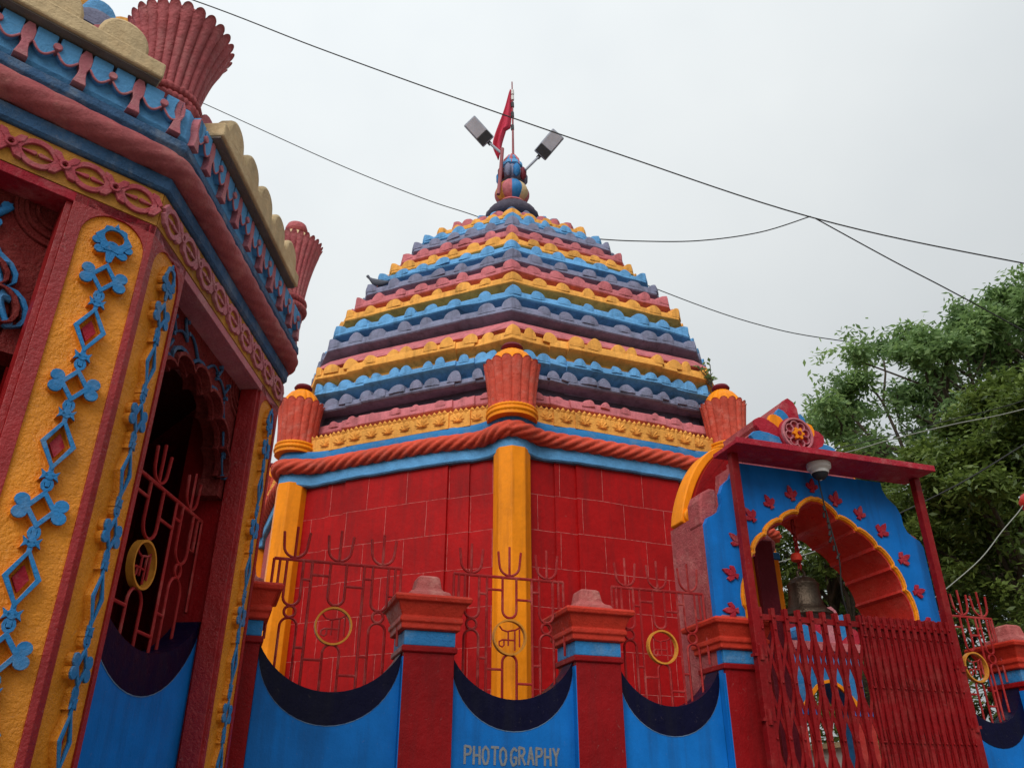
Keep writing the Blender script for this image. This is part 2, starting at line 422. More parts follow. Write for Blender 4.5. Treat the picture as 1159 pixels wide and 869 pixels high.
# ------------------------------------------------------------------ octagonal temple
TC = (0.0, 16.0)
S8 = sin(pi / 8)
def corner(k, R, c=TC, rot=-pi / 2):
    a = rot + k * pi / 4
    return Vector((c[0] + R * cos(a), c[1] + R * sin(a)))
def perim(u, R, c=TC, rot=-pi / 2):
    """point at u in 0..8 round an octagon of circumradius R"""
    u = u % 8; k = int(u); t = u - k
    return corner(k, R, c, rot).lerp(corner(k + 1, R, c, rot), t)
def oct_ring(R, z, steps=(0, 0), t1=0.175, t2=0.265, c=TC, rot=-pi / 2):
    """octagon outline; steps = how far the two middle bays of every face stand forward"""
    pts = []
    for k in range(8):
        A = corner(k, R, c, rot); B = corner(k + 1, R, c, rot)
        d = (B - A).normalized(); n = Vector((d.y, -d.x))
        L_ = (B - A).length
        for t, o in ((0, 0), (t1, 0), (t1 + .0005, steps[0]), (t2, steps[0]), (t2 + .0005, steps[1]),
                     (1 - t2 - .0005, steps[1]), (1 - t2, steps[0]), (1 - t1 - .0005, steps[0]), (1 - t1, 0)):
            p = A + d * (L_ * t) + n * o
            pts.append((p.x, p.y, z))
    return pts
temple = empty('octagonal_temple', (TC[0], TC[1], 0), 0,
               'large octagonal red temple with a stepped tower of blue, mauve, rose and yellow tiers', 'temple')
TO = (TC[0], TC[1], 0)
# wall with uv (metres)
wall = MB()
def stepped_wall(mb, R, z0, z1, st):
    r0 = oct_ring(R, z0, st); r1 = oct_ring(R, z1, st); n = len(r0)
    for i in range(n):
        j = (i + 1) % n
        a = Vector(r0[i]); c_ = Vector(r0[j])
        k = i // 9
        A = corner(k, R); B = corner(k + 1, R); d = (B - A).normalized()
        ids = [mb.vert(r0[i]), mb.vert(r0[j]), mb.vert(r1[j]), mb.vert(r1[i])]
        mb.face(ids)
        ua = (Vector((a.x, a.y)) - A).dot(d); ub = (Vector((c_.x, c_.y)) - A).dot(d)
        off = 0.27 + 0.68 * 20
        # rows: joints at z = 5.70, 5.173 ...
        for vid, (uu, zz) in zip(ids, ((ua, z0), (ub, z0), (ub, z1), (ua, z1))):
            mb.uv[vid] = (uu + off, zz - 5.70 + 0.527 * 12)
    mb.face([mb.vert(p) for p in r1])
stepped_wall(wall, 4.90, 0, 6.25, (0.03, 0.07))
wall.build('wall', 'tile', temple, TO)
pl = MB(); pl.loft([oct_ring(5.25, 0), oct_ring(5.25, 0.45), oct_ring(5.15, 0.5), oct_ring(5.15, 0.8)])
pl.build('plinth', 'maroon', temple, TO)
# corner pilasters
for k in range(8):
    p = corner(k, 4.93); a0 = -pi / 2 + k * pi / 4
    pm = MB()
    pm.loft([[(p.x + .265 * cos(a0 + i * pi / 4), p.y + .265 * sin(a0 + i * pi / 4), z) for i in range(8)] for z in (0.8, 6.26)])
    pm.build('pilaster', 'yellow', temple, TO, bevel=0.012)

def smooth_path(R, bulge, n=56, w_=0.085, steps=0.0, iters=6):
    pts = []
    for i in range(8 * n):
        u = i / n
        t = u - round(u)
        q = perim(u, R)
        rad = Vector((q.x - TC[0], q.y - TC[1])).normalized()
        e = bulge * math.exp(-(t / w_) ** 4)
        tt = abs(t)
        st = steps * (1 / (1 + math.exp(-(tt - .17) / .004)) * .5 + 1 / (1 + math.exp(-(tt - .26) / .004)) * .5)
        pts.append(q + rad * (e + st))
    for _ in range(iters):
        N = len(pts)
        pts = [(pts[i - 1] + pts[i] * 2 + pts[(i + 1) % N]) / 4 for i in range(N)]
    return pts
def band(name, mat, path, prof, parent=temple, org=TO, smooth=40, wob=0.003, seed=1):
    """profile of (outward, z) swept along a closed path"""
    r_ = random.Random(seed)
    N = len(path); mb = MB(); nr = len(prof)
    wz = [0] * N
    ph = [r_.uniform(0, 6) for _ in range(6)]
    for i in range(N):
        wz[i] = wob * sum(sin((q + 3) * 11 * 2 * pi * i / N + ph[q]) for q in range(6)) * 0.5
    for i in range(N):
        a = path[i - 1]; c_ = path[(i + 1) % N]; d = (c_ - a).normalized(); n = Vector((d.y, -d.x))
        for (o, z) in prof:
            q = path[i] + n * o
            mb.vert((q.x, q.y, z + wz[i]))
    for i in range(N):
        j = (i + 1) % N
        for k in range(nr):
            l = (k + 1) % nr
            mb.face((i * nr + k, j * nr + k, j * nr + l, i * nr + l))
    return mb.build(name, mat, parent, org, smooth=smooth)
P1_ = smooth_path(4.93, 0.22, w_=0.066, steps=0.07, iters=2)
band('lower_moulding', 'lblue', P1_, [(-.2, 6.20), (0.03, 6.20), (0.05, 6.22), (0.05, 6.40), (0.02, 6.43), (-.2, 6.43)])
band('upper_moulding', 'mblue', smooth_path(4.95, 0.26, w_=0.085, steps=0.06), [(-.2, 6.60), (0.03, 6.60), (0.05, 6.69), (0.02, 6.77), (-.2, 6.77)], seed=2)
# twisted rope
def rope(name, mat, path, zc, r0, pitch, strands, depth, parent, org, seg=20):
    N = len(path); mb = MB(); s_ = 0.0
    for i in range(N):
        a = path[i - 1]; c_ = path[(i + 1) % N]; d = (c_ - a).normalized(); n = Vector((d.y, -d.x))
        if i: s_ += (path[i] - path[i - 1]).length
        for k in range(seg):
            ph = 2 * pi * k / seg
            rr = r0 * (1 - depth + depth * abs(sin(strands / 2 * (ph - 2 * pi * s_ / pitch))) ** 0.6)
            o = rr * cos(ph); z = zc + rr * sin(ph)
            q = path[i] + n * o
            mb.vert((q.x, q.y, z + 0.006 * sin(s_ * 3.1)))
    for i in range(N):
        j = (i + 1) % N
        for k in range(seg):
            l = (k + 1) % seg
            mb.face((i * seg + k, j * seg + k, j * seg + l, i * seg + l))
    return mb.build(name, mat, parent, org, smooth=60)
rope('rope_moulding', 'rope', smooth_path(5.01, 0.25, n=150, w_=0.08, steps=0.05, iters=45), 6.505, 0.128, 1.2, 6, 0.34, temple, TO, seg=30)
# frieze with lotus buds
fr = MB()
def fz(prof, st=(0.03, 0.06)):
    fr.loft([oct_ring(R_, z_, st) for R_, z_ in prof], cap0=False, cap1=False)
fz([(4.6, 6.76), (4.98, 6.76), (4.99, 6.98), (4.97, 7.03), (4.6, 7.05)])
for k in range(8):
    A = corner(k, 4.985); B = corner(k + 1, 4.985); d = (B - A).normalized(); n = Vector((d.y, -d.x)); Lf = (B - A).length
    N3 = Vector((n.x, n.y, 0)); D3 = Vector((d.x, d.y, 0))
    m_ = 10
    for i in range(m_):
        t = 0.42 + (Lf - 0.84) * (i + .5) / m_
        t01 = min(t, Lf - t)
        off = 0.065 if t01 > .265 * Lf else (0.035 if t01 > .175 * Lf else 0.002)
        p = A + d * t + n * off
        P0 = Vector((p.x, p.y, 6.86 + rnd.uniform(-.01, .01)))
        sc = rnd.uniform(0.85, 1.15)
        for ang, ll in ((90, .15), (50, .14), (130, .14), (15, .13), (165, .13)):
            a_ = radians(ang); ax = D3 * cos(a_) + Vector((0, 0, 1)) * sin(a_)
            fr.stud(P0 + ax * ll * .45 * sc, N3, ax, ll * sc, .05, .024)
        fr.stud(P0 - Vector((0, 0, .02)), N3, D3, .2 * sc, .035, .035)
    mm_ = 44
    for i in range(mm_):     # ragged beaded top edge
        t = Lf * (i + .5) / mm_; t01 = min(t, Lf - t)
        off = 0.06 if t01 > .265 * Lf else (0.03 if t01 > .175 * Lf else 0)
        p = A + d * t + n * (off + .0)
        P0 = Vector((p.x, p.y, 7.02 + rnd.uniform(-.012, .012)))
        fr.stud(P0, N3, Vector((0, 0, 1)), .1, .09, .03)
fr.build('lotus_frieze', 't_yellow', temple, TO)
# red recess, its shade put into the dark maroon colour
nk = MB(); nk.loft([oct_ring(4.70, 7.02), oct_ring(4.70, 7.22)], cap0=False, cap1=False)
nk.build('recess', 'maroon', temple, TO)

def tier_mesh(R, zl, h, rec, zneck, color_under=True, steps=(0, 0), nb=6, bw=.13, bh=.13, top=0.28, slant=0.03, c=TC, rot=-pi / 2, seed=0, bumps=True, cornerb=1.35):
    """one projecting course: recessed neck, sloping soffit, fascia, sloping top and half-round tiles on the lip"""
    r_ = random.Random(seed * 7 + 5)
    mb = MB()
    sc = [(R - rec * 1.25, zneck), (R - rec * 1.2, zneck + (zl - zneck) * .6), (R - .02, zl), (R, zl + .02), (R - slant * .5, zl + h - .02), (R - slant, zl + h), (R - top, zl + h + .07), (R - top - .1, zl + h + .08)]
    mb.loft([oct_ring(q, z, steps, c=c, rot=rot) for q, z in sc], cap0=True, cap1=True)
    if bumps:
        for k in range(8):
            for i in range(nb):
                u = k + i / nb
                t = i / nb
                S_ = 2 * R * S8
                st = 0.0
                tt = min(t, 1 - t)
                if steps[1]:
                    st = steps[1] if tt > .265 else (steps[0] if tt > .175 else 0)
                wv = bw * r_.uniform(.74, 1.12); hv = bh * r_.uniform(.66, 1.1)
                if i == 0: wv *= cornerb; hv *= 1.15
                else: u += r_.uniform(-.022, .022)
                Rr = R - slant * .4 + st / cos(pi / 8)
                m_ = 10; lay = []
                base = zl + h * .5
                for (sc_, off) in ((1.0, -.14), (1.0, .002), (.86, .010), (.0, .011)):
                    row = []
                    for q in range(m_ + 1):
                        a_ = pi * q / m_
                        uu = u + wv * sc_ * cos(a_) / S_
                        zz = base + (h * .45 + hv) * (sin(a_) ** .8) * sc_
                        pp = perim(uu, Rr + off, c, rot)
                        row.append((pp.x, pp.y, zz))
                    lay.append(row)
                mb.loft(lay, closed=False, cap0=False, cap1=False)
                mb.loft([[(a, b_, base) for a, b_, c_ in lay[0]], [(a, b_, base) for a, b_, c_ in lay[1]]], closed=False, cap0=False, cap1=False)
    return mb
TIERS = [  # name-colour, R, lip z, lip h, recess, neck z, stepped, bumps
    ('t_pink', 4.76, 7.19, .17, .10, 7.12, 1, 9, .10, .05),
    ('t_purple', 4.72, 7.63, .08, .24, 7.555, 1, 11, .13, .15),
    ('t_blue', 4.74, 7.93, .09, .20, 7.73, 1, 12, .12, .14),
    ('t_yellow', 4.78, 8.23, .12, .16, 8.03, 1, 10, .13, .15),
    ('t_pink', 4.74, 8.46, .06, .02, 8.44, 0, 0, 0, 0),
    ('t_purple', 4.61, 8.87, .11, .26, 8.68, 0, 7, .15, .15),
    ('t_blue', 4.50, 9.23, .10, .26, 9.06, 0, 7, .14, .14),
    ('t_yellow', 4.33, 9.62, .11, .26, 9.42, 0, 7, .14, .13),
    ('t_pink', 4.13, 9.99, .11, .26, 9.79, 0, 7, .14, .13),
    ('t_purple', 3.90, 10.38, .11, .26, 10.19, 0, 6, .14, .14),
    ('t_blue', 3.67, 10.78, .10, .26, 10.60, 0, 6, .14, .13),
    ('t_yellow', 3.38, 11.15, .11, .26, 10.97, 0, 6, .14, .12),
    ('t_pink', 3.13, 11.53, .11, .26, 11.34, 0, 5, .14, .14),
    ('t_purple', 2.86, 11.95, .11, .26, 11.75, 0, 5, .14, .14),
    ('t_blue', 2.60, 12.30, .10, .26, 12.12, 0, 5, .14, .14),
    ('t_yellow', 2.22, 12.70, .10, .26, 12.50, 0, 4, .14, .13),
    ('t_pink', 1.84, 13.05, .10, .26, 12.87, 0, 4, .14, .13),
    ('t_purple', 1.46, 13.37, .10, .24, 13.19, 0, 3, .13, .12),
    ('t_blue', 1.10, 13.68, .10, .22, 13.50, 0, 2, .12, .12),
]
tn = {'t_pink': 'rose', 't_purple': 'mauve', 't_blue': 'blue', 't_yellow': 'yellow'}
for i, (cl, R, zl, h, rec, zn, stp, nb, bw, bh) in enumerate(TIERS):
    st = (0.035, 0.07) if stp else (0, 0)
    if i == 4:
        mb = MB()
        mb.loft([oct_ring(q, z) for q, z in ((4.62, 8.42), (4.76, 8.46), (4.75, 8.50), (4.52, 8.72), (4.3, 8.74))])
    else:
        mb = tier_mesh(R, zl, h * (1.0 if i == 0 else 1.35), rec, zn, steps=st, nb=nb, bw=bw * 1.03, bh=bh * .82, top=.42 if i > 5 else .3, seed=i, bumps=nb > 0, cornerb=1.35 if i > 4 else 1.0)
    o = mb.build('roof_tier', cl, temple, TO, smooth=32, jit=.022)
    o['label'] = '%s painted roof course, number %d up from the wall' % (tn[cl], i + 1)
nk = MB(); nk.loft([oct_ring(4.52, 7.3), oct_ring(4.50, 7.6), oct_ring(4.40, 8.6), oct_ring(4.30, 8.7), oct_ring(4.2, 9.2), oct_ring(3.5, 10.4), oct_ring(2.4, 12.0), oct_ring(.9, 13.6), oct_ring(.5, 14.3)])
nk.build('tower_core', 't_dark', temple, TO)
# ribbed disc, pot and collar on the summit
ami = MB(); ami.lathe([(.42, 13.6), (.44, 14.2), (.60, 14.24), (.66, 14.34), (.64, 14.44), (.52, 14.62), (.40, 14.72), (.30, 14.74)], 48,
                      lambda r, z, a, k: (r * (1 + (.035 * abs(sin(12 * a)) if 2 <= k <= 6 else 0)), z), TC)
disc_ = ami.build('summit_disc', 't_dark', temple, TO, smooth=50)
rg = MB(); rg.lathe([(.2, 14.70), (.33, 14.72), (.38, 14.78), (.33, 14.85), (.2, 14.86)], 32, None, TC); rg.build('collar_ring', 't_pink', temple, TO, smooth=50)
for q in range(10):
    a0 = 2 * pi * q / 10
    lm = MB(); rows = []
    for j in range(9):
        th = j / 8; z = 14.84 + .70 * th
        rr = .15 + .28 * sin(pi * min(1, th * 1.02)) ** .7 * (1 - .25 * th)
        ww = 2 * pi * rr / 10 * .52
        row = []
        for l in range(5):
            f_ = (l - 2) / 2
            ca = Vector((cos(a0), sin(a0))); sa = Vector((-sin(a0), cos(a0)))
            p = ca * (rr + .035 * (1 - f_ * f_)) + sa * ww * f_
            row.append((TC[0] + p.x, TC[1] + p.y, z))
        rows.append(row)
    lm.loft(rows, closed=False, cap0=False, cap1=False)
    o = lm.build('pot_lobe', ['mblue', 'cream', 't_pink', 't_yellow', 't_pink'][(q + 2) % 5], temple, TO, smooth=60)
core = MB(); core.lathe([(.13, 14.8), (.30, 15.0), (.32, 15.3), (.2, 15.55), (.26, 15.6), (.31, 15.75), (.24, 15.95), (.2, 16.0)], 20, lambda r, z, a, k: (r * (1 + .05 * abs(sin(5 * a))), z), TC)
core.build('summit_pot', 't_purple', temple, TO, smooth=50)
for q in range(9):   # hanging tassels of the neck collar
    a0 = 2 * pi * q / 9 + .2
    tm = MB(); cx_, cy_ = TC[0] + .31 * cos(a0), TC[1] + .31 * sin(a0)
    tm.lathe([(.03, 15.92), (.09, 15.82), (.085, 15.62), (.02, 15.53)], 8, None, (cx_, cy_))
    tm.build('collar_tassel', ['t_purple', 'mblue', 'maroon'][q % 3], temple, TO, smooth=50)
cp_ = MB(); cp_.lathe([(.2, 15.98), (.25, 16.02), (.24, 16.12), (.16, 16.18), (.17, 16.25), (.12, 16.36), (.05, 16.44), (.02, 16.46)], 24, lambda r, z, a, k: (r * (1 + .12 * abs(sin(4 * a))), z), TC)
cp_.build('summit_cap', 'lblue', temple, TO, smooth=50)
bud = MB()
for q in range(7):
    a0 = 2 * pi * q / 7 + .1
    bud.tube([(TC[0] + .21 * cos(a0), TC[1] + .21 * sin(a0), 16.02), (TC[0] + .2 * cos(a0), TC[1] + .2 * sin(a0), 16.2), (TC[0] + .08 * cos(a0), TC[1] + .08 * sin(a0), 16.42)], lambda t: .055 * (1 - .5 * t), 6)
bud.build('summit_petals', 't_pink', temple, TO, smooth=60)

# fluted urns on the corners
def urn_parts(parent, org, cx, cy, z0, rb, rr, h, mat, lidmat, knobmat, base=True, flutes=16, basemat='yellow', nseg=128, lid=True, lh=1.0):
    mb = MB()
    prof = []
    K = 14
    for i in range(K + 1):
        t = i / K
        r = rb + (rr - rb) * (0.35 * t + 0.65 * t ** 2.2)
        prof.append((r, z0 + h * t))
    prof += [(rr * 1.02, z0 + h * 1.0), (rr * .9, z0 + h * .99), (rr * .8, z0 + h * .9), (rr * .1, z0 + h * .88)]
    def fn(r, z, a, k):
        if k <= K + 1:
            fl = abs(sin(flutes / 2 * a)) ** .55
            t = k / K
            r2 = r * (0.93 + 0.075 * fl)
            zz = z
            if k >= K - 1: zz = z - .05 * h + .075 * h * fl
            if k == K + 1: zz += .004
            return r2, zz
        return r, z
    mb.lathe(prof, nseg, fn, (cx, cy))
    u_ = mb.build('corner_urn', mat, parent, org, smooth=45)
    if lid:
        lm = MB()
        L_ = [(rr * .88, z0 + h * .92), (rr * .86, z0 + h * 1.0), (rr * .76, z0 + h * (1 + 0.14 * lh)), (rr * .58, z0 + h * (1 + 0.28 * lh)), (rr * .36, z0 + h * (1 + 0.37 * lh)), (rr * .2, z0 + h * (1 + 0.40 * lh))]
        lm.lathe(L_, 96, lambda r, z, a, k: (r * (.93 + .07 * abs(sin(9 * a)) ** .6), z), (cx, cy))
        lm.build('urn_lid', lidmat, u_, (0, 0, 0), smooth=50)
        for ob in (u_.children): ob.matrix_parent_inverse = Matrix.Identity(4); 
        km = MB(); zt = z0 + h * (1 + .38 * lh)
        km.lathe([(rr * .2, zt - .01), (rr * .36, zt + .03), (rr * .4, zt + .06), (rr * .34, zt + .1), (rr * .1, zt + .115)], 28, None, (cx, cy))
        km.build('urn_knob', knobmat, u_, (0, 0, 0), smooth=50)
        for ob in u_.children:
            for v in ob.data.vertices: v.co = v.co - Vector(org)
    if base:
        bm_ = MB()
        for (rbase, zb, rt) in ((rb * .99, z0 - .012, .034), (rb * 1.0, z0 - .08, .04)):
            N = 120; seg = 10
            ring = []
            for i in range(N):
                a = 2 * pi * i / N
                rad = rt * (.8 + .2 * abs(sin(20 * a)))
                ring.append([(cx + (rbase + rad * cos(2 * pi * j / seg)) * cos(a), cy + (rbase + rad * cos(2 * pi * j / seg)) * sin(a), zb + rad * sin(2 * pi * j / seg)) for j in range(seg)])
            ring.append(ring[0])
            bm_.loft(ring, closed=True, cap0=False, cap1=False)
        bm_.build('urn_base', basemat, parent, org, smooth=50)
        dm = MB(); dm.lathe([(rb * 1.05, z0 - .16), (rb * 1.05, z0 + .01)], 32, None, (cx, cy)); dm.build('urn_drum', basemat, parent, org, smooth=40)
    return u_
for k in range(8):
    p = corner(k, 4.98)
    big = 1.08 if k == 0 else .95
    urn_parts(temple, TO, p.x, p.y, 6.86 if k == 0 else 6.92, .325 * big, .40 * big, .74, 'cup', 'yellow', 'maroon')

# ------------------------------------------------------------------ flag and floodlights on the summit
def rodpart(name, mat, pts, r, parent, org, n=8):
    mb = MB(); mb.tube(pts, r, n); return mb.build(name, mat, parent, org, smooth=50)
fo = (0.03, 15.98, 16.44)
flag = empty('flag', fo, 0, 'limp red pennant hanging from its thin pole on the temple summit', 'flag')
rodpart('flag_pole', 'pole', [(0.03, 15.98, 16.3), (0.02, 15.98, 17.6), (0.0, 15.98, 19.02)], lambda t: .032 - .016 * t, flag, fo)
for z in (17.3, 17.75, 18.1, 18.35, 18.55):
    rodpart('pole_wrap', 'white' if z > 18.2 else 'steel', [(0.015, 15.98, z), (0.01, 15.98, z + .16)], .042, flag, fo)
cl = MB(); rows = []
NZ, NS = 26, 9
for i in range(NZ + 1):
    t = i / NZ; z = 18.72 - 2.35 * t
    wdt = .03 + .40 * min(1, t * 1.25) ** .85
    row = []
    for j in range(NS + 1):
        s_ = j / NS
        # the hem is cut back near the pole
        lim = 1.0 if t < .55 else 1.0 - (t - .55) / .45 * .35
        start = 0 if t < .6 else (.30 + .3 * (t - .6) / .4)
        xx = -0.03 - wdt * (start + (1 - start) * s_) * (1 if t < .9 else 1 - (t - .9) * 1.5)
        yy = 15.97 + .055 * sin(s_ * 9 + t * 2.5) * (0.4 + t)
        row.append((xx + .03 * sin(t * 6), yy, z + .05 * sin(s_ * 5 + 1) * t))
    rows.append(row)
cl.loft(rows, closed=False, cap0=False, cap1=False)
fc = cl.build('flag_cloth', 'flag', flag, fo, smooth=80)
sm = fc.modifiers.new('solid', 'SOLIDIFY'); sm.thickness = 0.006

def floodlight(foot, elbow, hc, ang, label, clamp):
    o = empty('floodlight', foot, 0, label, 'floodlight', 'grey floodlights on the temple summit')
    f = Vector(foot)
    e = Vector(elbow) - f
    mb = MB(); mb.tube([(0, 0, 0), e * .6, e], .034, 8); mb.build('lamp_arm', 'lampgrey', o, smooth=50)
    if clamp:
        mb = MB(); mb.tube([Vector(q) - f for q in clamp], .045, 8); mb.build('clamp_pipe', 'pole', o, smooth=50)
    # head: flat body with a driver box and a lens plate, tipped so that its lens faces down and forward
    F = Matrix.Translation(e) @ Matrix.Rotation(radians(36), 4, 'X') @ Matrix.Rotation(ang, 4, 'Y')
    hb = MB(); hb.box(-.19, .19, -.04, .04, .04, .76)
    h_ = hb.build('lamp_head', 'lampgrey', o, smooth=30, bevel=.03, frame=F)
    bx = MB(); bx.box(-.17, .17, -.06, -.041, .07, .29); bx.build('driver_cover', 'steel', h_, frame=F, bevel=.008)
    ln = MB(); ln.box(-.155, .155, -.052, -.041, .30, .72); ln.build('lens', 'lens', h_, frame=F, bevel=.005)
    nkk = MB(); nkk.box(-.05, .05, -.03, .03, -.04, .06); nkk.build('knuckle', 'steel', o, frame=F, bevel=.006)
    return o
floodlight((-.27, 15.75, 16.30), (-.56, 15.75, 16.62), None, radians(-43), 'grey floodlight on the left of the temple summit, next to the red flag', [(-.24, 15.7, 16.4), (-.28, 15.68, 15.6), (-.33, 15.6, 14.85)])
floodlight((.33, 15.75, 15.75), (.66, 15.75, 16.17), None, radians(41), 'grey floodlight on the right of the temple summit, mounted lower than the other', None)

# pigeon on the left shoulder of the tower
bo = (-2.60, 13.36, 10.70)
bm = MB()
bm.loft([[(x, r_ * .8 * cos(2 * pi * k / 10), z + r_ * sin(2 * pi * k / 10)) for k in range(10)] for x, z, r_ in
         ((-.30, .10, .012), (-.20, .08, .03), (-.10, .05, .065), (0, .05, .085), (.10, .09, .07), (.15, .14, .042), (.18, .19, .045), (.21, .21, .035), (.235, .21, .01))])
bd = bm.build('pigeon', 'bird', None, (0, 0, 0), smooth=60)
bd.location = bo; bd.scale = (-1, 1, 1)
tag(bd, 'grey pigeon perched on a blue course of the tower, left edge', 'bird')
lg = MB()
for y in (-.025, .03): lg.tube([(0, y, -.1), (0.0, y, .0)], .007, 5)
lg.build('legs', 'pole', bd)

# weed rooted beside the right-hand urn
def sprig(loc, label):
    o = empty('weed', loc, 0, label, 'plant')
    st = MB(); lf = MB(); tints = []
    r_ = random.Random(4)
    for q in range(7):
        a = r_.uniform(0, 6.28); L_ = r_.uniform(.3, .5)
        tip = Vector((cos(a) * .28, sin(a) * .15, L_ * .75))
        st.tube([(0, 0, 0), tip * .5 + Vector((0, 0, .06)), tip], .008, 5)
        for k in range(6):
            t = .35 + .65 * k / 5
            p = tip * t + Vector((0, 0, .04))
            ax = Vector((r_.uniform(-1, 1), r_.uniform(-1, .4), r_.uniform(-.3, .7))).normalized()
            sd_ = ax.cross(Vector((0, 0, 1))).normalized()
            L2 = r_.uniform(.08, .13)
            b_ = [lf.vert(p), lf.vert(p + ax * L2 * .5 + sd_ * .03), lf.vert(p + ax * L2), lf.vert(p + ax * L2 * .5 - sd_ * .03)]
            lf.face(b_)
    st.build('stem', 'bark', o); lo = lf.build('leaves', 'leaf1', o)
    at = lo.data.attributes.new('tint', 'FLOAT', 'POINT')
    for i, d_ in enumerate(at.data): d_.value = (i // 4 * 37 % 10) / 10
    return o
sprig((3.42, 12.62, 8.10), 'small green weed growing beside the right-hand urn of the tower')

# ------------------------------------------------------------------ left pavilion
AZA, AZB = radians(47.5), radians(2.6)
PR = 2.9
cAB = Vector((-1.893, 3.537))
nA = Vector((cos(AZA), -sin(AZA))); nB = Vector((cos(AZB), -sin(AZB)))
uo = (nA + nB).normalized()
PC = cAB - uo * PR
PROT = atan2(uo.y, uo.x)          # corner 0 of the octagon is the near corner
pav = empty('octagonal_pavilion', (PC.x, PC.y, 0), 0, 'near pavilion at the left with ochre pillars, blue vine reliefs and a rose rope cornice', 'pavilion')
PO = (PC.x, PC.y, 0)
def pcorner(k, R=PR): return corner(k, R, (PC.x, PC.y), PROT)
SL = 2 * PR * S8
def pframe(k):
    """local frame of face k: x along the face seen from outside left to right, y inward, z up"""
    A = pcorner(k); B = pcorner(k + 1)
    # counter-clockwise octagon seen from above: outside normal is to the right of A->B, x runs A->B
    d = (B - A).normalized()
    m = Matrix(((d.x, -d.y, 0, A.x), (d.y, d.x, 0, A.y), (0, 0, 1, 0), (0, 0, 0, 1)))
    return m
ZT = 4.33      # head of the openings
JB = 0.405     # pillar width either side of a corner
def arch_pts(xc, hw, ztop, zspring, lobes, n=6):
    """cusped arch outline from left spring to right spring"""
    H = ztop - zspring
    cus = []
    for i in range(lobes + 1):
        a = pi - pi * i / lobes
        cus.append((xc + hw * cos(a), zspring + H * .93 * sin(a)))
    out_ = []
    for i in range(lobes):
        p = Vector(cus[i]); q = Vector(cus[i + 1]); mid = (p + q) / 2; hv = (q - p) / 2
        nn = Vector((mid.x - xc, (mid.y - zspring))).normalized() if (mid - Vector((xc, zspring))).length > 1e-6 else Vector((0, 1))
        for k in range(n):
            t = pi * k / n
            pt = mid - hv * cos(t) + nn * hv.length * .75 * sin(t)
            out_.append((pt.x, pt.y))
    out_.append(cus[-1])
    return out_
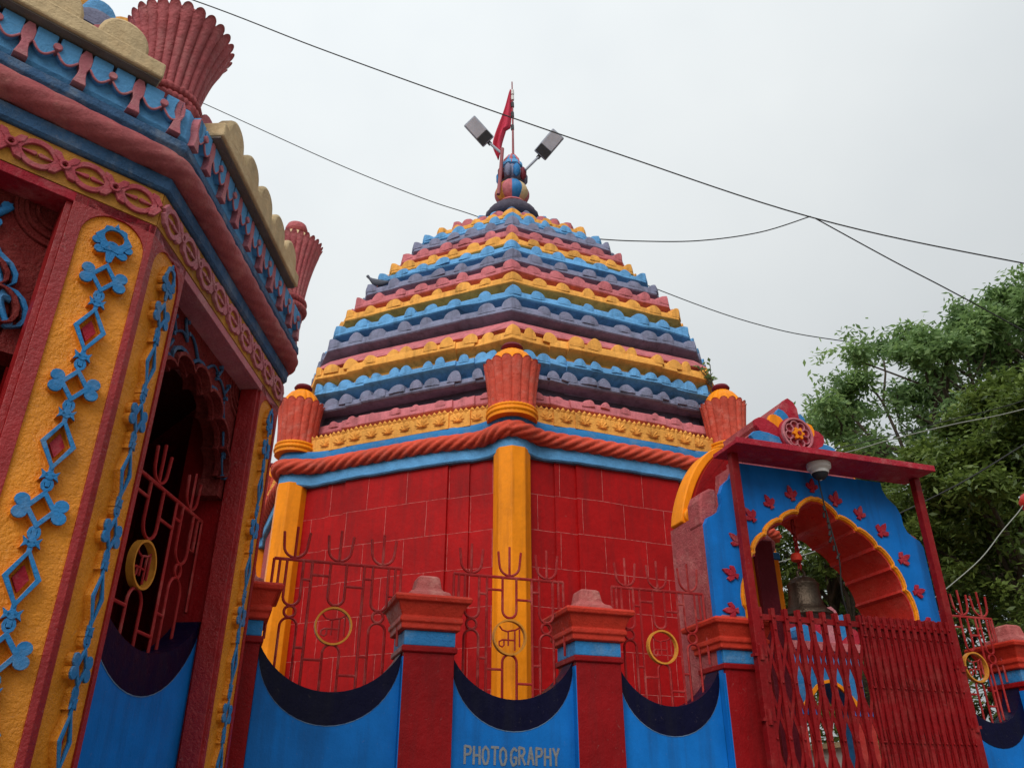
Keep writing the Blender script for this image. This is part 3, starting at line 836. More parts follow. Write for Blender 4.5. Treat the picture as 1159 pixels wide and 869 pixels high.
def strip_face(k, x0, x1, mirror, detail=True):
    """ochre sunk panel between x0 and x1 with red surround and blue vine relief"""
    F = pframe(k)
    zt = 4.335; xm = (x0 + x1) / 2; r = (x1 - x0) / 2
    pm = MB(); pm.box(x0 - .01, x1 + .01, .012, .05, 0.3, zt + .02)
    panel = pm.build('ochre_panel', 'ochre', pav, PO, frame=F)
    if not detail: return
    vb = MB(); lz = MB(); st = MB()
    y0, y1 = -.030, .0125
    sx = 1.15 if k == 7 else (.8 if mirror == 0 else .7)
    def rhomb(zc, hw, hh, t):
        vb.ringprism([(xm, zc + hh), (xm + hw, zc), (xm, zc - hh), (xm - hw, zc)], [(xm, zc + hh - t * 1.7), (xm + hw - t * 1.3, zc), (xm, zc - hh + t * 1.7), (xm - hw + t * 1.3, zc)], y0, y1)
        st.ringprism([(xm, zc + hh - .002), (xm + hw - .002, zc), (xm, zc - hh + .002), (xm - hw + .002, zc)], [(xm, zc + hh - t * 1.7 + .002), (xm + hw - t * 1.3 + .002, zc), (xm, zc - hh + t * 1.7 - .002), (xm - hw + t * 1.3 - .002, zc)], y0 + .006, y1 + .02)
    def knot(zc):
        for a in (-1, 1):
            vb.prism([(xm, zc), (xm + a * .034 * sx, zc + .024), (xm + a * .026 * sx, zc), (xm + a * .034 * sx, zc - .024)], y0, y1)
        vb.disc(xm, zc, .021, y0, y1, 10)
    def clover(zc):
        vb.ringprism([(xm, zc + .088), (xm + .060 * sx, zc), (xm, zc - .088), (xm - .060 * sx, zc)], [(xm, zc + .056), (xm + .037 * sx, zc), (xm, zc - .056), (xm - .037 * sx, zc)], y0, y1)
        for a in (-1, 1):
            for dz in (.027, -.027):
                vb.disc(xm + a * .068 * sx, zc + dz, .029, y0 + .001 * dz, y1, 12, sx ** .5)
    z = 3.66
    while z > 1.0:
        rhomb(z, .065 * sx, .125, .018)
        lz = MB(); lz.prism([(xm, z + .058), (xm + .028 * sx, z), (xm, z - .058), (xm - .028 * sx, z)], -.008, .0125)
        lz.build('red_lozenge', 'redtrim', panel, frame=F, origin=PO)
        z -= .595
    z = 3.955
    while z > 1.0:
        clover(z); z -= .595
    for zc in (3.66, 3.065, 2.47, 1.875, 1.28):
        for s_ in (1, -1):
            knot(zc + s_ * .148)
            vb.box(xm - .010, xm + .010, y0 + .003, y1, zc + s_ * .15 - .05, zc + s_ * .15 + .06)
            vb.ringprism([(xm + .027 * cos(q), zc + s_ * .190 + .033 * sin(q)) for q in [2 * pi * i / 10 for i in range(10)]],
                         [(xm + .013 * cos(q), zc + s_ * .190 + .017 * sin(q)) for q in [2 * pi * i / 10 for i in range(10)]], y0 + .004, y1)
    # crown of the vine: open loop, leaves and horns
    cz = 4.185
    oo = []; ii = []
    for i in range(20):
        a = 2 * pi * i / 20
        wob = 1 + .12 * cos(6 * a)
        oo.append((xm + .070 * sx * wob * cos(a), cz + .075 * wob * sin(a)))
        ii.append((xm + .042 * sx * cos(a), cz + .012 + .042 * sin(a)))
    vb.ringprism(oo, ii, y0, y1)
    for a, dz in ((-1, -.03), (1, -.03), (-1, -.075), (1, -.075)):
        vb.disc(xm + a * (.066 if dz > -.05 else .05) * sx, cz + dz, .022, y0 + .002, y1, 10, sx ** .5)
    for a in (-1, 1):
        vb.prism([(xm, cz - .05), (xm + a * .055 * sx, cz - .10), (xm + a * .02 * sx, cz - .085), (xm + a * .012 * sx, cz - .13), (xm, cz - .14)], y0 + .003, y1)
    vb.prism([(xm - .014, cz + .07), (xm, cz + .1), (xm + .014, cz + .07)], y0, y1)
    vb.ringprism([(xm + .03 * sx * cos(q), cz - .04 + .03 * sin(q)) for q in [2 * pi * i / 12 for i in range(12)]],
                 [(xm + .016 * sx * cos(q), cz - .04 + .016 * sin(q)) for q in [2 * pi * i / 12 for i in range(12)]], y0 + .005, y1)
    back = MB(); back.f = list(vb.f); back.v = [(a, (max(b_, y0 + .0085) if b_ < 0 else b_), c_) for a, b_, c_ in vb.v]
    vb.v = [(a, (b_ if b_ < 0 else y0 + .0145), c_) for a, b_, c_ in vb.v]
    v = vb.build('vine_relief', 'mblue', pav, PO, frame=F, bevel=.0018)
    back.build('relief_body', 'ochre', pav, PO, frame=F)
    st.build('relief_edge', 'ochre', pav, PO, frame=F)
    # red surround standing proud, round-headed
    sr = MB()
    N = 14
    head = [(x0 - .001, 4.385)] + [(xm - r * cos(pi * i / N), zt - r + r * sin(pi * i / N)) for i in range(N + 1)] + [(x1 + .001, 4.385)]
    sr.prism(head, 0, .05)
    return sr, F
def pillar(k):
    """both half pillars meeting at corner k"""
    detail = k in (7, 0, 1)
    for side in (0, 1):
        kk = k if side == 0 else (k - 1) % 8
        F = pframe(kk)
        if side == 0: xa, xb = 0.0, JB
        else: xa, xb = SL - JB, SL
        if side == 0: px0, px1 = .05, .37
        else: px0, px1 = SL - (.342 if k == 0 else .38), SL - .03
        if detail:
            sr, F = strip_face(kk, px0, px1, side)
            sr.box(xa, px0, 0, .14, 0, 4.385) if side == 0 else sr.box(xa, px0, 0, .14, 0, 4.385)
            sr.box(px1, xb, 0.0, .14, 0, 4.385)
            # stepped red bead beside the opening
            if side == 0: sr.box(xb, xb + .022, .018, .14, 0, ZT)
            else: sr.box(xa - .03, xa, .018, .14, 0, ZT)
            sr.box(xa, xb, 0.051, .14, 0, 4.385)
            sr.build('pillar_face', 'pavred', pav, PO, frame=F, bevel=.004)
        else:
            mb = MB(); mb.box(xa, xb, 0, .14, 0, 4.385); mb.build('pillar_face', 'red', pav, PO, frame=F)
for k in range(8): pillar(k)

def crescent_panel(x0, x1, y0, y1, zh=2.69, zb=2.39, zo=2.17, blue='blue'):
    """dwarf wall panel with a sagging top and painted crescent; returns meshbuilders (panel, crescent)"""
    xm = (x0 + x1) / 2; hw = (x1 - x0) / 2
    def arc(zt, zb_, n=22):
        s_ = zt - zb_; Rr = (hw * hw + s_ * s_) / (2 * s_)
        a = math.asin(min(1, hw / Rr)) if s_ < hw else pi / 2
        return [(xm + Rr * sin(-a + 2 * a * i / n), zb_ + Rr - Rr * cos(-a + 2 * a * i / n)) for i in range(n + 1)]
    inner = arc(zh, zb); outer = arc(zh - .07, zo)
    p = MB()
    p.prism([(x0, 0)] + inner + [(x1, 0)], y0, y1)
    c = MB()
    c.ringprism([(a, z + .003) for a, z in inner], outer, y0 - .004, y1 + .004, closed=False)
    global last_rim
    last_rim = MB(); last_rim.ringprism([(a, z - .001) for a, z in outer], [(a, z - .006) for a, z in outer], y0 - .003, y0 + .002, closed=False)
    return p, c, inner
def pav_face(k):
    F = pframe(k)
    x0, x1 = JB, SL - JB
    # lintel + reveals
    rb = MB()
    rb.box(0.0, SL, 0.0, .5, ZT + .001 if k in (0, 7) else ZT, 4.386)
    rb.build('lintel', 'pinktrim' if k == 0 else 'redtrim', pav, PO, frame=F, bevel=.003)  # right-hand face paler: sky glare put into its colour
    rv = MB()
    rv.box(x0 - .25, x0 - .001, .141, .46, 0, ZT); rv.box(x1 + .001, x1 + .25, .141, .46, 0, ZT)
    rv.build('jamb', 'red', pav, PO, frame=F)
    if k in (0, 7):
        xm = (x0 + x1) / 2; hw = (x1 - x0) / 2
        # arch plate with three nested cusped rims
        zs, zt = 3.62, 4.10
        a0 = arch_pts(xm, hw * .86, zt, zs, 7, 6)
        pl_ = MB(); pl_.prism([(x0, zs - .12), (x0, ZT), (x1, ZT), (x1, zs - .12), (xm + hw * .86, zs - .12)] + list(reversed(a0)) + [(xm - hw * .86, zs - .12)], .15, .30)
        ap = pl_.build('arch_plate', 'archred', pav, PO, frame=F)
        ap['label'] = 'dark red plate with a cusped arch set back in the opening'
        for j, (gs, mt, yy) in enumerate(((1.045, 'mblue' if k == 7 else 'fillet', .128), (.98, 'archred', .105), (.93, 'archred', .16))):
            aa = arch_pts(xm, hw * .86 * gs, zs + (zt - zs) * gs, zs, 7, 6)
            bb = arch_pts(xm, hw * .86 * (gs - .035), zs + (zt - zs) * (gs - .05), zs, 7, 6)
            r2 = MB(); r2.ringprism(aa, bb, yy, .155 + j * .02, closed=False)
            ro = r2.build('cusped_rim', mt, ap, PO, frame=F, bevel=.003)
        # blue foliage relief over the arch
        r_ = random.Random(k + 3)
        for side in (-1, 1):
            fl = MB()
            for (cx_, cz_, L_, an) in ((.16, 4.2, .20, 20), (.34, 4.16, .2, -15), (.47, 4.02, .18, -60), (.55, 3.86, .16, -80), (.60, 3.70, .13, -85), (.27, 4.25, .10, 70), (.43, 4.20, .09, 60)):
                a_ = radians(an)
                pts = []
                for q in range(7):
                    t = q / 6
                    pts.append((xm + side * (cx_ * hw / .7 + L_ * (t - .5) * cos(a_) - .05 * sin(pi * t) * sin(a_) * -1), .140, cz_ + L_ * (t - .5) * sin(a_) + .05 * sin(pi * t)))
                fl.tube(pts, lambda t: (.020 if k == 7 else .010) * (1.15 - t * .5), 6)
                e_ = pts[-1]; fl.disc(e_[0], e_[2], .024 if k == 7 else .014, .125, .15, 8)
            fl.build('foliage_relief', 'mblue' if k == 7 else 'fillet', ap, PO, frame=F, smooth=60)
        for side in (-1, 1):
            sc_ = MB()
            for rr_ in (.10, .15, .2):
                cxx = xm + side * (hw - .02)
                sc_.tube([(cxx - side * rr_ * cos(q), .15, ZT - .01 - rr_ * sin(q)) for q in [pi / 2 * i / 8 for i in range(9)]], .014, 6)
            sc_.build('corner_scroll', 'archred', ap, PO, frame=F, smooth=60)
        p, c, inner = crescent_panel(x0, x1, .16, .32)
        p.build('dwarf_wall', 'blue', pav, PO, frame=F)
        cc = c.build('crescent', 'navy', pav, PO, frame=F)
        last_rim.build('paint_line', 'paleline', pav, PO, frame=F)
    else:
        bw_ = MB(); bw_.box(x0, x1, .12, .3, 0, ZT); bw_.build('infill_wall', 'red', pav, PO, frame=F)
for k in range(8): pav_face(k)
# frieze of chained flowers
for k in range(8):
    F = pframe(k)
    mb = MB(); mb.box(0.003, SL - .003, -.004, .4, 4.388, 4.60); mb.build('frieze', 'frieze', pav, PO, frame=F)
    if k not in (0, 7, 1): continue
    n_ = 9; step = SL / n_
    tr = MB(); zc = 4.494
    y0, y1 = -.026, -.003
    for i in range(n_ + 1):
        x = i * step
        if 0 < i < n_ or True:
            for q in range(4):
                a = pi / 4 + q * pi / 2
                px, pz = x + .036 * cos(a), zc + .045 * sin(a)
                if px < .01 or px > SL - .01: continue
                tr.prism([(x + .016 * cos(a - .9), zc + .016 * sin(a - .9)), (x + .062 * cos(a - .28), zc + .075 * sin(a - .28)), (x + .088 * cos(a), zc + .1 * sin(a)), (x + .062 * cos(a + .28), zc + .075 * sin(a + .28)), (x + .016 * cos(a + .9), zc + .016 * sin(a + .9))], y0 - .001 * (q % 2), y1)
            if .03 < x < SL - .03:
                tr.ringprism([(x + .028 * cos(2 * pi * j / 12), zc + .028 * sin(2 * pi * j / 12)) for j in range(12)], [(x + .015 * cos(2 * pi * j / 12), zc + .015 * sin(2 * pi * j / 12)) for j in range(12)], y0 - .008, y1)
        if i < n_:
            xm = x + step / 2; hw = step * .40
            oo = [(xm + hw * cos(2 * pi * j / 24), zc + .085 * sin(2 * pi * j / 24) * (1 - .25 * abs(cos(2 * pi * j / 24)) ** 3)) for j in range(24)]
            ii = [(xm + (hw - .025) * cos(2 * pi * j / 24), zc + .056 * sin(2 * pi * j / 24) * (1 - .35 * abs(cos(2 * pi * j / 24)) ** 3)) for j in range(24)]
            tr.ringprism(oo, ii, y0 + .004, y1)
            tr.prism([(xm - hw * .9, zc - .006), (xm - .012, zc + .012), (xm + .0, zc + .0), (xm - .012, zc - .012)], y0 + .006, y1)
            tr.prism([(xm + hw * .9, zc - .006), (xm + .012, zc + .012), (xm + .0, zc + .0), (xm + .012, zc - .012)], y0 + .006, y1)
    tr.build('flower_chain', 'pinktrim' if k == 0 else 'rosetrim', pav, PO, frame=F, bevel=.003)  # paler rose on the right-hand face is painted sky glare
def pring(R, z): return [(q.x, q.y, z) for q in (pcorner(k, R) for k in range(8))]
CF = cos(pi / 8)
def pcourse(name, mat, prof, bevel=.006):
    mb = MB(); mb.loft([pring(PR + o / CF, z) for o, z in prof]); return mb.build(name, mat, pav, PO, bevel=bevel)
pcourse('blue_fillet', 'fillet', [(-.3, 4.602), (.015, 4.602), (.03, 4.62), (.03, 4.70), (-.3, 4.71)])
def ppath(R, n=60, it=8):
    pts = []
    for i in range(8 * n):
        u = i / n; k = int(u) % 8; t = u - int(u)
        pts.append(pcorner(k, R).lerp(pcorner(k + 1, R), t))
    for _ in range(it):
        N = len(pts); pts = [(pts[i - 1] + pts[i] * 2 + pts[(i + 1) % N]) / 4 for i in range(N)]
    return pts
rope('rope_cornice', 'pinkrope', ppath(PR + .035 / CF), 4.785, 0.083, 1.15, 7, 0.12, pav, PO, seg=28)
pcourse('mauve_fillet', 'fillet', [(-.3, 4.84), (.06, 4.845), (.085, 4.88), (.08, 4.93), (.05, 4.96), (-.3, 4.965)])
pcourse('ornament_band', 'lblue', [(-.3, 4.966), (.035, 4.967), (.05, 4.99), (.045, 5.20), (-.3, 5.202)])
for k in (0, 7, 1):
    F = pframe(k)
    n_ = 8 if k == 7 else 9; step = SL / n_
    pk = MB(); bl = MB()
    yf = -.055
    for i in range(n_ + 1):
        x = i * step
        xx = min(max(x, .05), SL - .05)
        # balusters like chess pawns
        pk.prism([(xx - .034, 4.968), (xx + .034, 4.968), (xx + .022, 5.02), (xx + .018, 5.06), (xx + .032, 5.10), (xx + .031, 5.15), (xx + .016, 5.195), (xx - .016, 5.195), (xx - .031, 5.15), (xx - .032, 5.10), (xx - .018, 5.06), (xx - .022, 5.02)], yf - .035, yf + .02)
        if i < n_:
            xm = x + step / 2
            pk.disc(xm, 5.115, .022, yf - .05, yf + .01, 12)
            for a, b_ in ((x + .03, xm - .008), (xm + .008, x + step - .03)):
                pts = [(a + (b_ - a) * t, yf - .03, 5.09 - .05 * sin(pi * t)) for t in [q / 10 for q in range(11)]]
                pk.tube(pts, .0075, 6)
                lo = [(a + (b_ - a) * t, 5.085 - .045 * sin(pi * t)) for t in [q / 10 for q in range(11)]]
                bl = MB(); bl.prism(lo + [(b_, 5.195), (a, 5.195)], yf - .035, yf + .012); bl.build('blue_swag', 'lblue', pav, PO, frame=F, bevel=.006)
    pk.build('pawn_garland', 'pinktrim', pav, PO, frame=F, smooth=50, bevel=.004)

pcourse('parapet_core', 'pinkplaster', [(-.4, 5.203), (.04, 5.203), (.045, 5.25), (-.4, 5.255)], .004)
for k in range(8):
    F = pframe(k)
    e1 = .42 if k == 0 else .20
    mb = MB(); mb.box(.20, SL - e1, -.14, .05, 5.2035, 5.2145); mb.build('soffit', 'soffit', pav, PO, frame=F)
    mb = MB(); mb.prism([(.19, 5.215), (SL - e1 + .01, 5.215), (SL - e1 + .01, 5.32), (.19, 5.32)], -.16, .35); mb.build('parapet', 'cream', pav, PO, frame=F, bevel=.012)
for k in range(8):
    F = pframe(k)
    n_ = 5; step = (SL - (.7 if k == 0 else .5)) / n_
    for i in range(n_):
        xm = .25 + (i + .5) * step
        tmp = MB()
        o_ = []
        for q in range(13):
            a = pi * q / 12
            o_.append((xm + .135 * cos(a), 5.30 + .19 * sin(a) ** .7))
        tmp.prism(o_, -.15, -.05)
        tmp.build('merlon', 'cream', pav, PO, frame=F, bevel=.02, smooth=40)
for j, (cl, R, zl) in enumerate((('t_pink', 2.83, 5.42), ('t_purple', 2.66, 5.66), ('t_blue', 2.46, 5.90), ('t_yellow', 2.2, 6.13), ('t_pink', 1.9, 6.35), ('t_blue', 1.5, 6.55), ('t_purple', 1.0, 6.75))):
    mb = tier_mesh(R, zl, .09, .2, zl - .14, nb=5, bw=.13, bh=.13, top=.3, c=(PC.x, PC.y), rot=PROT, seed=j + 40)
    o = mb.build('roof_tier', cl, pav, PO, smooth=32)
    o['label'] = '%s course of the pavilion roof, number %d up' % (tn[cl], j + 1)
fl = MB(); fl.loft([pring(PR - .3, 0), pring(PR - .3, .5)]); fl.build('floor', 'maroon', pav, PO)
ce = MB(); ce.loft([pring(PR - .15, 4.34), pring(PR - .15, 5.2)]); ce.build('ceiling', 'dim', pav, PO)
# drum added inside to keep the room dark
dr = MB(); dr.loft([[(PC.x + 1.25 * cos(a), PC.y + 1.25 * sin(a), z) for a in [2 * pi * i / 12 for i in range(12)]] for z in (.5, 4.34)]); dr.build('dark_room_drum', 'dim', pav, PO)
for k in range(8):
    q = pcorner(k, PR - (.09 if k == 0 else .03))
    s_ = 1.0 if k == 0 else .76
    q = q + Vector((-.085, .03) if k == 0 else (-.03, -.02))
    urn_parts(pav, PO, q.x, q.y, 5.33, .185 * s_, .31 * s_, .54 if k == 0 else .56, 'pinkcup', 'cream', 'pinkcup', base=True, flutes=26, basemat='pinkplaster', nseg=208, lh=.55)

# ------------------------------------------------------------------ boundary wall
WAZ = radians(71.5)
WR = radians(90 - 71.5)
WP = (-.64, 6.46)
def wpt(s, o, z=0):
    return (WP[0] + s * sin(WAZ) + o * cos(WAZ), WP[1] + s * cos(WAZ) - o * sin(WAZ), z)
bw = empty('boundary_wall', wpt(0, 0), WR, 'red and blue dwarf wall with navy crescents between square red pillars, in front of the temple', 'wall')
def wall_pillar(parent, xc, hw=.195, wide=1.0, blue_side=True, dy=0.0):
    mb = MB(); mb.box(xc - hw, xc + hw, dy, .39 + dy, 0, 2.70)
    sh = mb.build('pillar', 'red', parent, bevel=.006)
    yc = .195 + dy
    def sq(prof, name, mat, bev=.006, jit=0):
        m_ = MB(); m_.loft([[(xc - h_, yc - h_, z), (xc + h_, yc - h_, z), (xc + h_, yc + h_, z), (xc - h_, yc + h_, z)] for h_, z in prof])
        return m_.build(name, mat, sh, bevel=bev, jit=jit)
    sq([(hw + .012, 2.69), (hw + .02, 2.70), (hw + .02, 2.735), (hw + .01, 2.74)], 'lower_bead', 'red')
    sq([(hw + .004, 2.741), (hw + .004, 2.85)], 'blue_neck', 'mblue')
    sq([(hw + .01, 2.851), (hw + .035, 2.86), (hw + .035, 2.90), (hw + .05, 2.91), (hw + .05, 2.945), (hw + .035, 2.95), (hw + .075, 3.05), (hw + .10, 3.055), (hw + .108, 3.085), (hw + .10, 3.105), (.02, 3.11)], 'pillar_cap', 'caporange', .008)
    sq([(hw - .02, 3.10), (hw - .03, 3.16), (hw - .075, 3.17), (.105, 3.20), (.09, 3.285), (.07, 3.305), (.01, 3.31)], 'cap_knob', 'dust_skylit', .02)
    if blue_side:
        b2 = MB(); b2.box(xc - hw - .006, xc - hw + .004, .004 + dy, .10, 0, 2.66); b2.build('painted_side', 'blue', sh)
    return sh
for xc in (-1.405, .02, 1.405, 2.735): wall_pillar(bw, xc, dy=-.03 if xc > 2 else 0)
PANELS = [(-1.205, -.18), (.215, 1.205), (1.605, 2.53)]
panel_objs = []
for x0, x1 in PANELS:
    p, c, inner = crescent_panel(x0, x1, .07, .26)
    a = p.build('wall_panel', 'blue', bw)
    c.build('crescent', 'navy', a)
    last_rim.build('paint_line', 'paleline', a)
    panel_objs.append(a)
# brushed lettering on the middle panel
LET = {
 'P': [[(0, 0), (0, 1)], [(0, 1), (.42, .95), (.5, .75), (.4, .55), (0, .5)]],
 'H': [[(0, 0), (.02, 1)], [(.5, 0), (.48, 1)], [(0, .5), (.5, .5)]],
 'O': [[(.25, 1), (.03, .8), (0, .4), (.15, .03), (.38, .05), (.52, .4), (.48, .8), (.25, 1)]],
 'T': [[(0, 1), (.6, .98)], [(.3, 1), (.28, 0)]],
 'G': [[(.52, .85), (.3, 1), (.06, .75), (.02, .3), (.2, 0), (.45, .1), (.5, .45), (.28, .45)]],
 'R': [[(0, 0), (0, 1)], [(0, 1), (.4, .93), (.45, .7), (.3, .52), (0, .5)], [(.2, .5), (.5, 0)]],
 'A': [[(0, 0), (.25, 1), (.5, 0)], [(.1, .38), (.42, .38)]],
 'Y': [[(0, 1), (.25, .5)], [(.5, 1), (.25, .5), (.24, 0)]],
}
tx = MB(); x = .300; hgt = .118; r_ = random.Random(2)
for ch in ['P', 'H', 'O', 'T', 'O', ' ', 'G', 'R', 'A', 'P', 'H', 'Y']:
    if ch == ' ': x += .015; continue
    wch = .082
    dz = r_.uniform(-.004, .004)
    z0 = 1.940 + dz
    for st in LET[ch]:
        pts = [Vector((x + a * wch * 1.15, z0 + b_ * hgt)) for a, b_ in st]
        for p, q in zip(pts[:-1], pts[1:]):
            d = (q - p).normalized(); nn = Vector((-d.y, d.x)) * .0088
            p2 = p - d * .003; q2 = q + d * .003
            yv = .0655 + r_.uniform(-.0008, .0008)
            tx.prism([tuple(p2 + nn), tuple(p2 - nn), tuple(q2 - nn), tuple(q2 + nn)], yv, .0705)
    x += wch * .5 + .0285 if ch != 'T' else wch * .6 + .02
xs = [v[0] for v in tx.v]; k_ = .755 / (max(xs) - min(xs)); x_min = min(xs)
tx.v = [(.325 + (v[0] - x_min) * k_, v[1], v[2]) for v in tx.v]
to = tx.build('painted_lettering', 'silver', panel_objs[1]); to['label'] = 'grey brushed capitals reading PHOTO GRAPHY'

bw2 = empty('boundary_wall', wpt(5.05, 0), WR, 'stretch of crescent-topped wall and red pillar to the right of the gate', 'wall')
p, c, inner = crescent_panel(0, .74, .07, .26, zh=2.72, zb=2.36, zo=2.15)
a = p.build('wall_panel', 'blue', bw2); c.build('crescent', 'navy', a)
wall_pillar(bw2, .94, .2)
p, c, inner = crescent_panel(1.14, 2.2, .07, .26)
a = p.build('wall_panel', 'blue', bw2); c.build('crescent', 'navy', a)
wall_pillar(bw2, 2.4, .2)

# ------------------------------------------------------------------ iron grilles
def grille(w_, loc, rz, label, zarc=2.39, side=2.66, flat=False):
    """rods between the sagging wall top and a rail, three tridents over it, ring with a letter in the middle"""
    o = empty('iron_grille', loc, rz, label, 'grille', 'trident grilles standing on the wall')
    k = w_ / 1.0
    hwid = w_ / 2
    r0 = .0105
    def zlow(x):
        s_ = side - zarc; Rr = (hwid ** 2 + s_ * s_) / (2 * s_)
        return zarc - .02 + Rr - sqrt(max(0, Rr * Rr - x * x))
    ZR = 3.345
    def rod(name, lines, r=r0, mat='rod', par=o, n=6):
        if name == 'letter':
            mb = MB()
            for l in lines: mb.tube(l, r, n)
            return mb.build(name, mat, par, smooth=60)
        for l in lines:
            mb = MB(); mb.tube(l, r, n)
            if name == 'trident' and len(l) == 2: continue
            if name == 'trident': mb.tube(lines[1], r, n)
            mb.build(name, mat, par, smooth=60)
    def P(x, z, y=0): return (x * k, y, z)
    def U(xc, hw, zt, zb, up=False, n=8):
        # hanging u: down from zt, round at zb
        pts = [P(xc - hw, zt)]
        for i in range(n + 1):
            a = pi + pi * i / n
            zz = (zb + hw * k) + hw * k * sin(a) if not up else (zb - hw * k) - hw * k * sin(a)
            pts.append((k * xc + hw * k * cos(a), 0, zz))
        pts.append(P(xc + hw, zt)); return pts
    rod('rail', [[P(-.49, ZR), P(.49, ZR)]], .0125)
    rod('end_rod', [[P(-.49, ZR), P(-.49, max(zlow(.49 * k), 2.75))], [P(.49, ZR), P(.49, max(zlow(.49 * k), 2.75))]])
    for xc in (-.34, 0, .34):
        pts = []
        for i in range(11):
            a = pi + pi * i / 10
            pts.append((xc * k + .088 * cos(a), 0, 3.45 + .088 * sin(a)))
        pts = [(xc * k - .098, 0, 3.56)] + pts + [(xc * k + .10, 0, 3.565)]
        rod('trident', [pts, [P(xc, ZR), P(xc, 3.605)]])
    L1 = [U(0, .062, ZR, 3.02), U(-.33, .062, ZR, 3.00), U(.33, .062, ZR, 3.00)]
    L1 += [[P(-.445, ZR), P(-.445, 3.12), P(-.395, 3.12)], [P(.445, ZR), P(.445, 3.12), P(.395, 3.12)]]
    L1 += [[P(-.2, ZR), P(-.2, zlow(.2 * k))], [P(.2, ZR), P(.2, zlow(.2 * k))]]
    L1 += [[P(-.2, 3.24), P(-.062, 3.24)], [P(.062, 3.17), P(.2, 3.17)], [P(.2, 3.24), P(.27, 3.24)], [P(-.27, 3.2), P(-.2, 3.2)]]
    rod('hanging_rod', L1)
    rings = []
    for xc in (-.33, .33):
        rings.append([(xc * k + .042 * cos(2 * pi * i / 16), 0, 2.955 + .042 * sin(2 * pi * i / 16)) for i in range(17)])
    rod('small_ring', rings)
    L2 = []
    for xc, zt in ((-.33, 2.91), (.33, 2.91), (0, 2.735)):
        hw = .062
        for sg in (-1, 1):
            pts = []
            for i in range(7):
                a = pi / 2 + sg * (-pi / 2) * i / 6
                pts.append((k * xc + hw * k * cos(a), 0, zt - hw * k + hw * k * sin(a)))
            pts.append(P(xc + sg * hw, max(zlow((xc + sg * hw) * k), 2.30)))
            L2.append(pts)
    L2 += [[P(-.2, 2.62), P(-.062, 2.62)], [P(.062, 2.52), P(.2, 2.52)], [P(.2, 2.66), P(.27, 2.66)], [P(-.27, 2.7), P(-.2, 2.7)]]
    rod('standing_rod', L2)
    rg_ = MB()
    N = 40; R1 = .133
    rings = []
    for i in range(N + 1):
        a = 2 * pi * i / N
        rings.append([((R1 + dr_) * cos(a), dy, 2.868 + (R1 + dr_) * sin(a)) for dr_, dy in ((-.007, -.022), (.007, -.022), (.007, .022), (-.007, .022))])
    rg_.loft(rings, closed=True, cap0=False, cap1=False)
    ring = rg_.build('ring', 'ringy', o, smooth=40)
    zc = 2.868
    lt = [[(-.085, 0, zc + .085), (-.06, 0, zc + .055), (-.02, 0, zc + .045), (.02, 0, zc + .055), (.05, 0, zc + .06), (.09, 0, zc + .085)],
          [(-.01, 0, zc + .05), (-.01, 0, zc - .02), (-.01, 0, zc - .065)], [(.045, 0, zc + .055), (.045, 0, zc - .10)], [(.085, 0, zc + .07), (.085, 0, zc - .07)],
          [(.045, 0, zc - .02), (-.06, 0, zc - .02), (-.085, 0, zc - .035), (-.085, 0, zc - .065), (-.06, 0, zc - .075), (-.045, 0, zc - .06), (-.045, 0, zc - .02)]]
    le = rod('letter', lt, .007, 'rod', ring, 5)
    le['label'] = 'Devanagari syllable bent from thin rod inside the ring'
    return o
grille(1.0, wpt(-.695, -.14), WR, 'iron grille with yellow ring between the pavilion and the first wall pillar')
grille(.965, wpt(.70, -.14), WR, 'iron grille with yellow ring above the panel lettered PHOTOGRAPHY')
grille(.90, wpt(2.06, -.14), WR, 'iron grille with yellow ring just left of the gateway')
grille(.72, wpt(5.40, -.14), WR, 'iron grille with yellow ring to the right of the folding gate', zarc=2.36, side=2.70)
grille(1.0, wpt(6.72, -.14), WR, 'iron grille rising behind the pillar at the far right edge')
FB = pframe(0)
def fpt(F, x, y, z=0):
    q = F @ Vector((x, y, z)); return tuple(q)
dB = F_ = FB.to_3x3() @ Vector((1, 0, 0))
gx = (JB + SL - JB) / 2
grille(SL - 2 * JB, fpt(FB, gx, .26), atan2(dB.y, dB.x), 'iron grille with ochre ring inside the dark opening of the left pavilion')

# ------------------------------------------------------------------ gateway arch
GX, GZ = 3.75, 0
gate = empty('gateway_arch', wpt(GX, 0), WR, 'thick blue gateway with a red cusped arch edged in yellow under a maroon canopy', 'gateway')
cusR = [(0, 4.296), (.22, 4.14), (.415, 4.043), (.61, 3.89), (.755, 3.71), (.83, 3.50), (.882, 3.2), (.885, 0)]
def lobed(cus, f=.32, n=5, grow=0.0):
    """cusp points, scalloped outward between neighbours; grow = outward offset"""
    out_ = []
    for i in range(len(cus) - 2):
        p = Vector(cus[i]); q = Vector(cus[i + 1]); mid = (p + q) / 2; hv = (q - p) / 2
        nn = Vector((-hv.y, hv.x)).normalized()
        if nn.x < 0: nn = -nn
        if nn.dot(Vector((mid.x, mid.y - 3.0))) < 0: nn = -nn
        for k in range(n):
            t = pi * k / n
            pt = mid - hv * cos(t) + nn * hv.length * f * sin(t)
            out_.append(pt)
    out_.append(Vector(cus[-2])); out_.append(Vector(cus[-1]))
    if grow:
        c0 = Vector((0, 3.1)); o2 = []
        for i, pt in enumerate(out_):
            if pt.y > 3.1:
                d = (pt - c0).normalized(); o2.append(pt + d * grow)
            else: o2.append(pt + Vector((grow, 0)))
        out_ = o2
    return [(p.x, p.y) for p in out_]
aR = lobed(cusR); aL = [(-x_, z_) for x_, z_ in reversed(aR)]
arch_full = aL[:-1] + aR        # from left foot over the apex to right foot
oR = lobed(cusR, grow=.045); oL = [(-x_, z_) for x_, z_ in reversed(oR)]
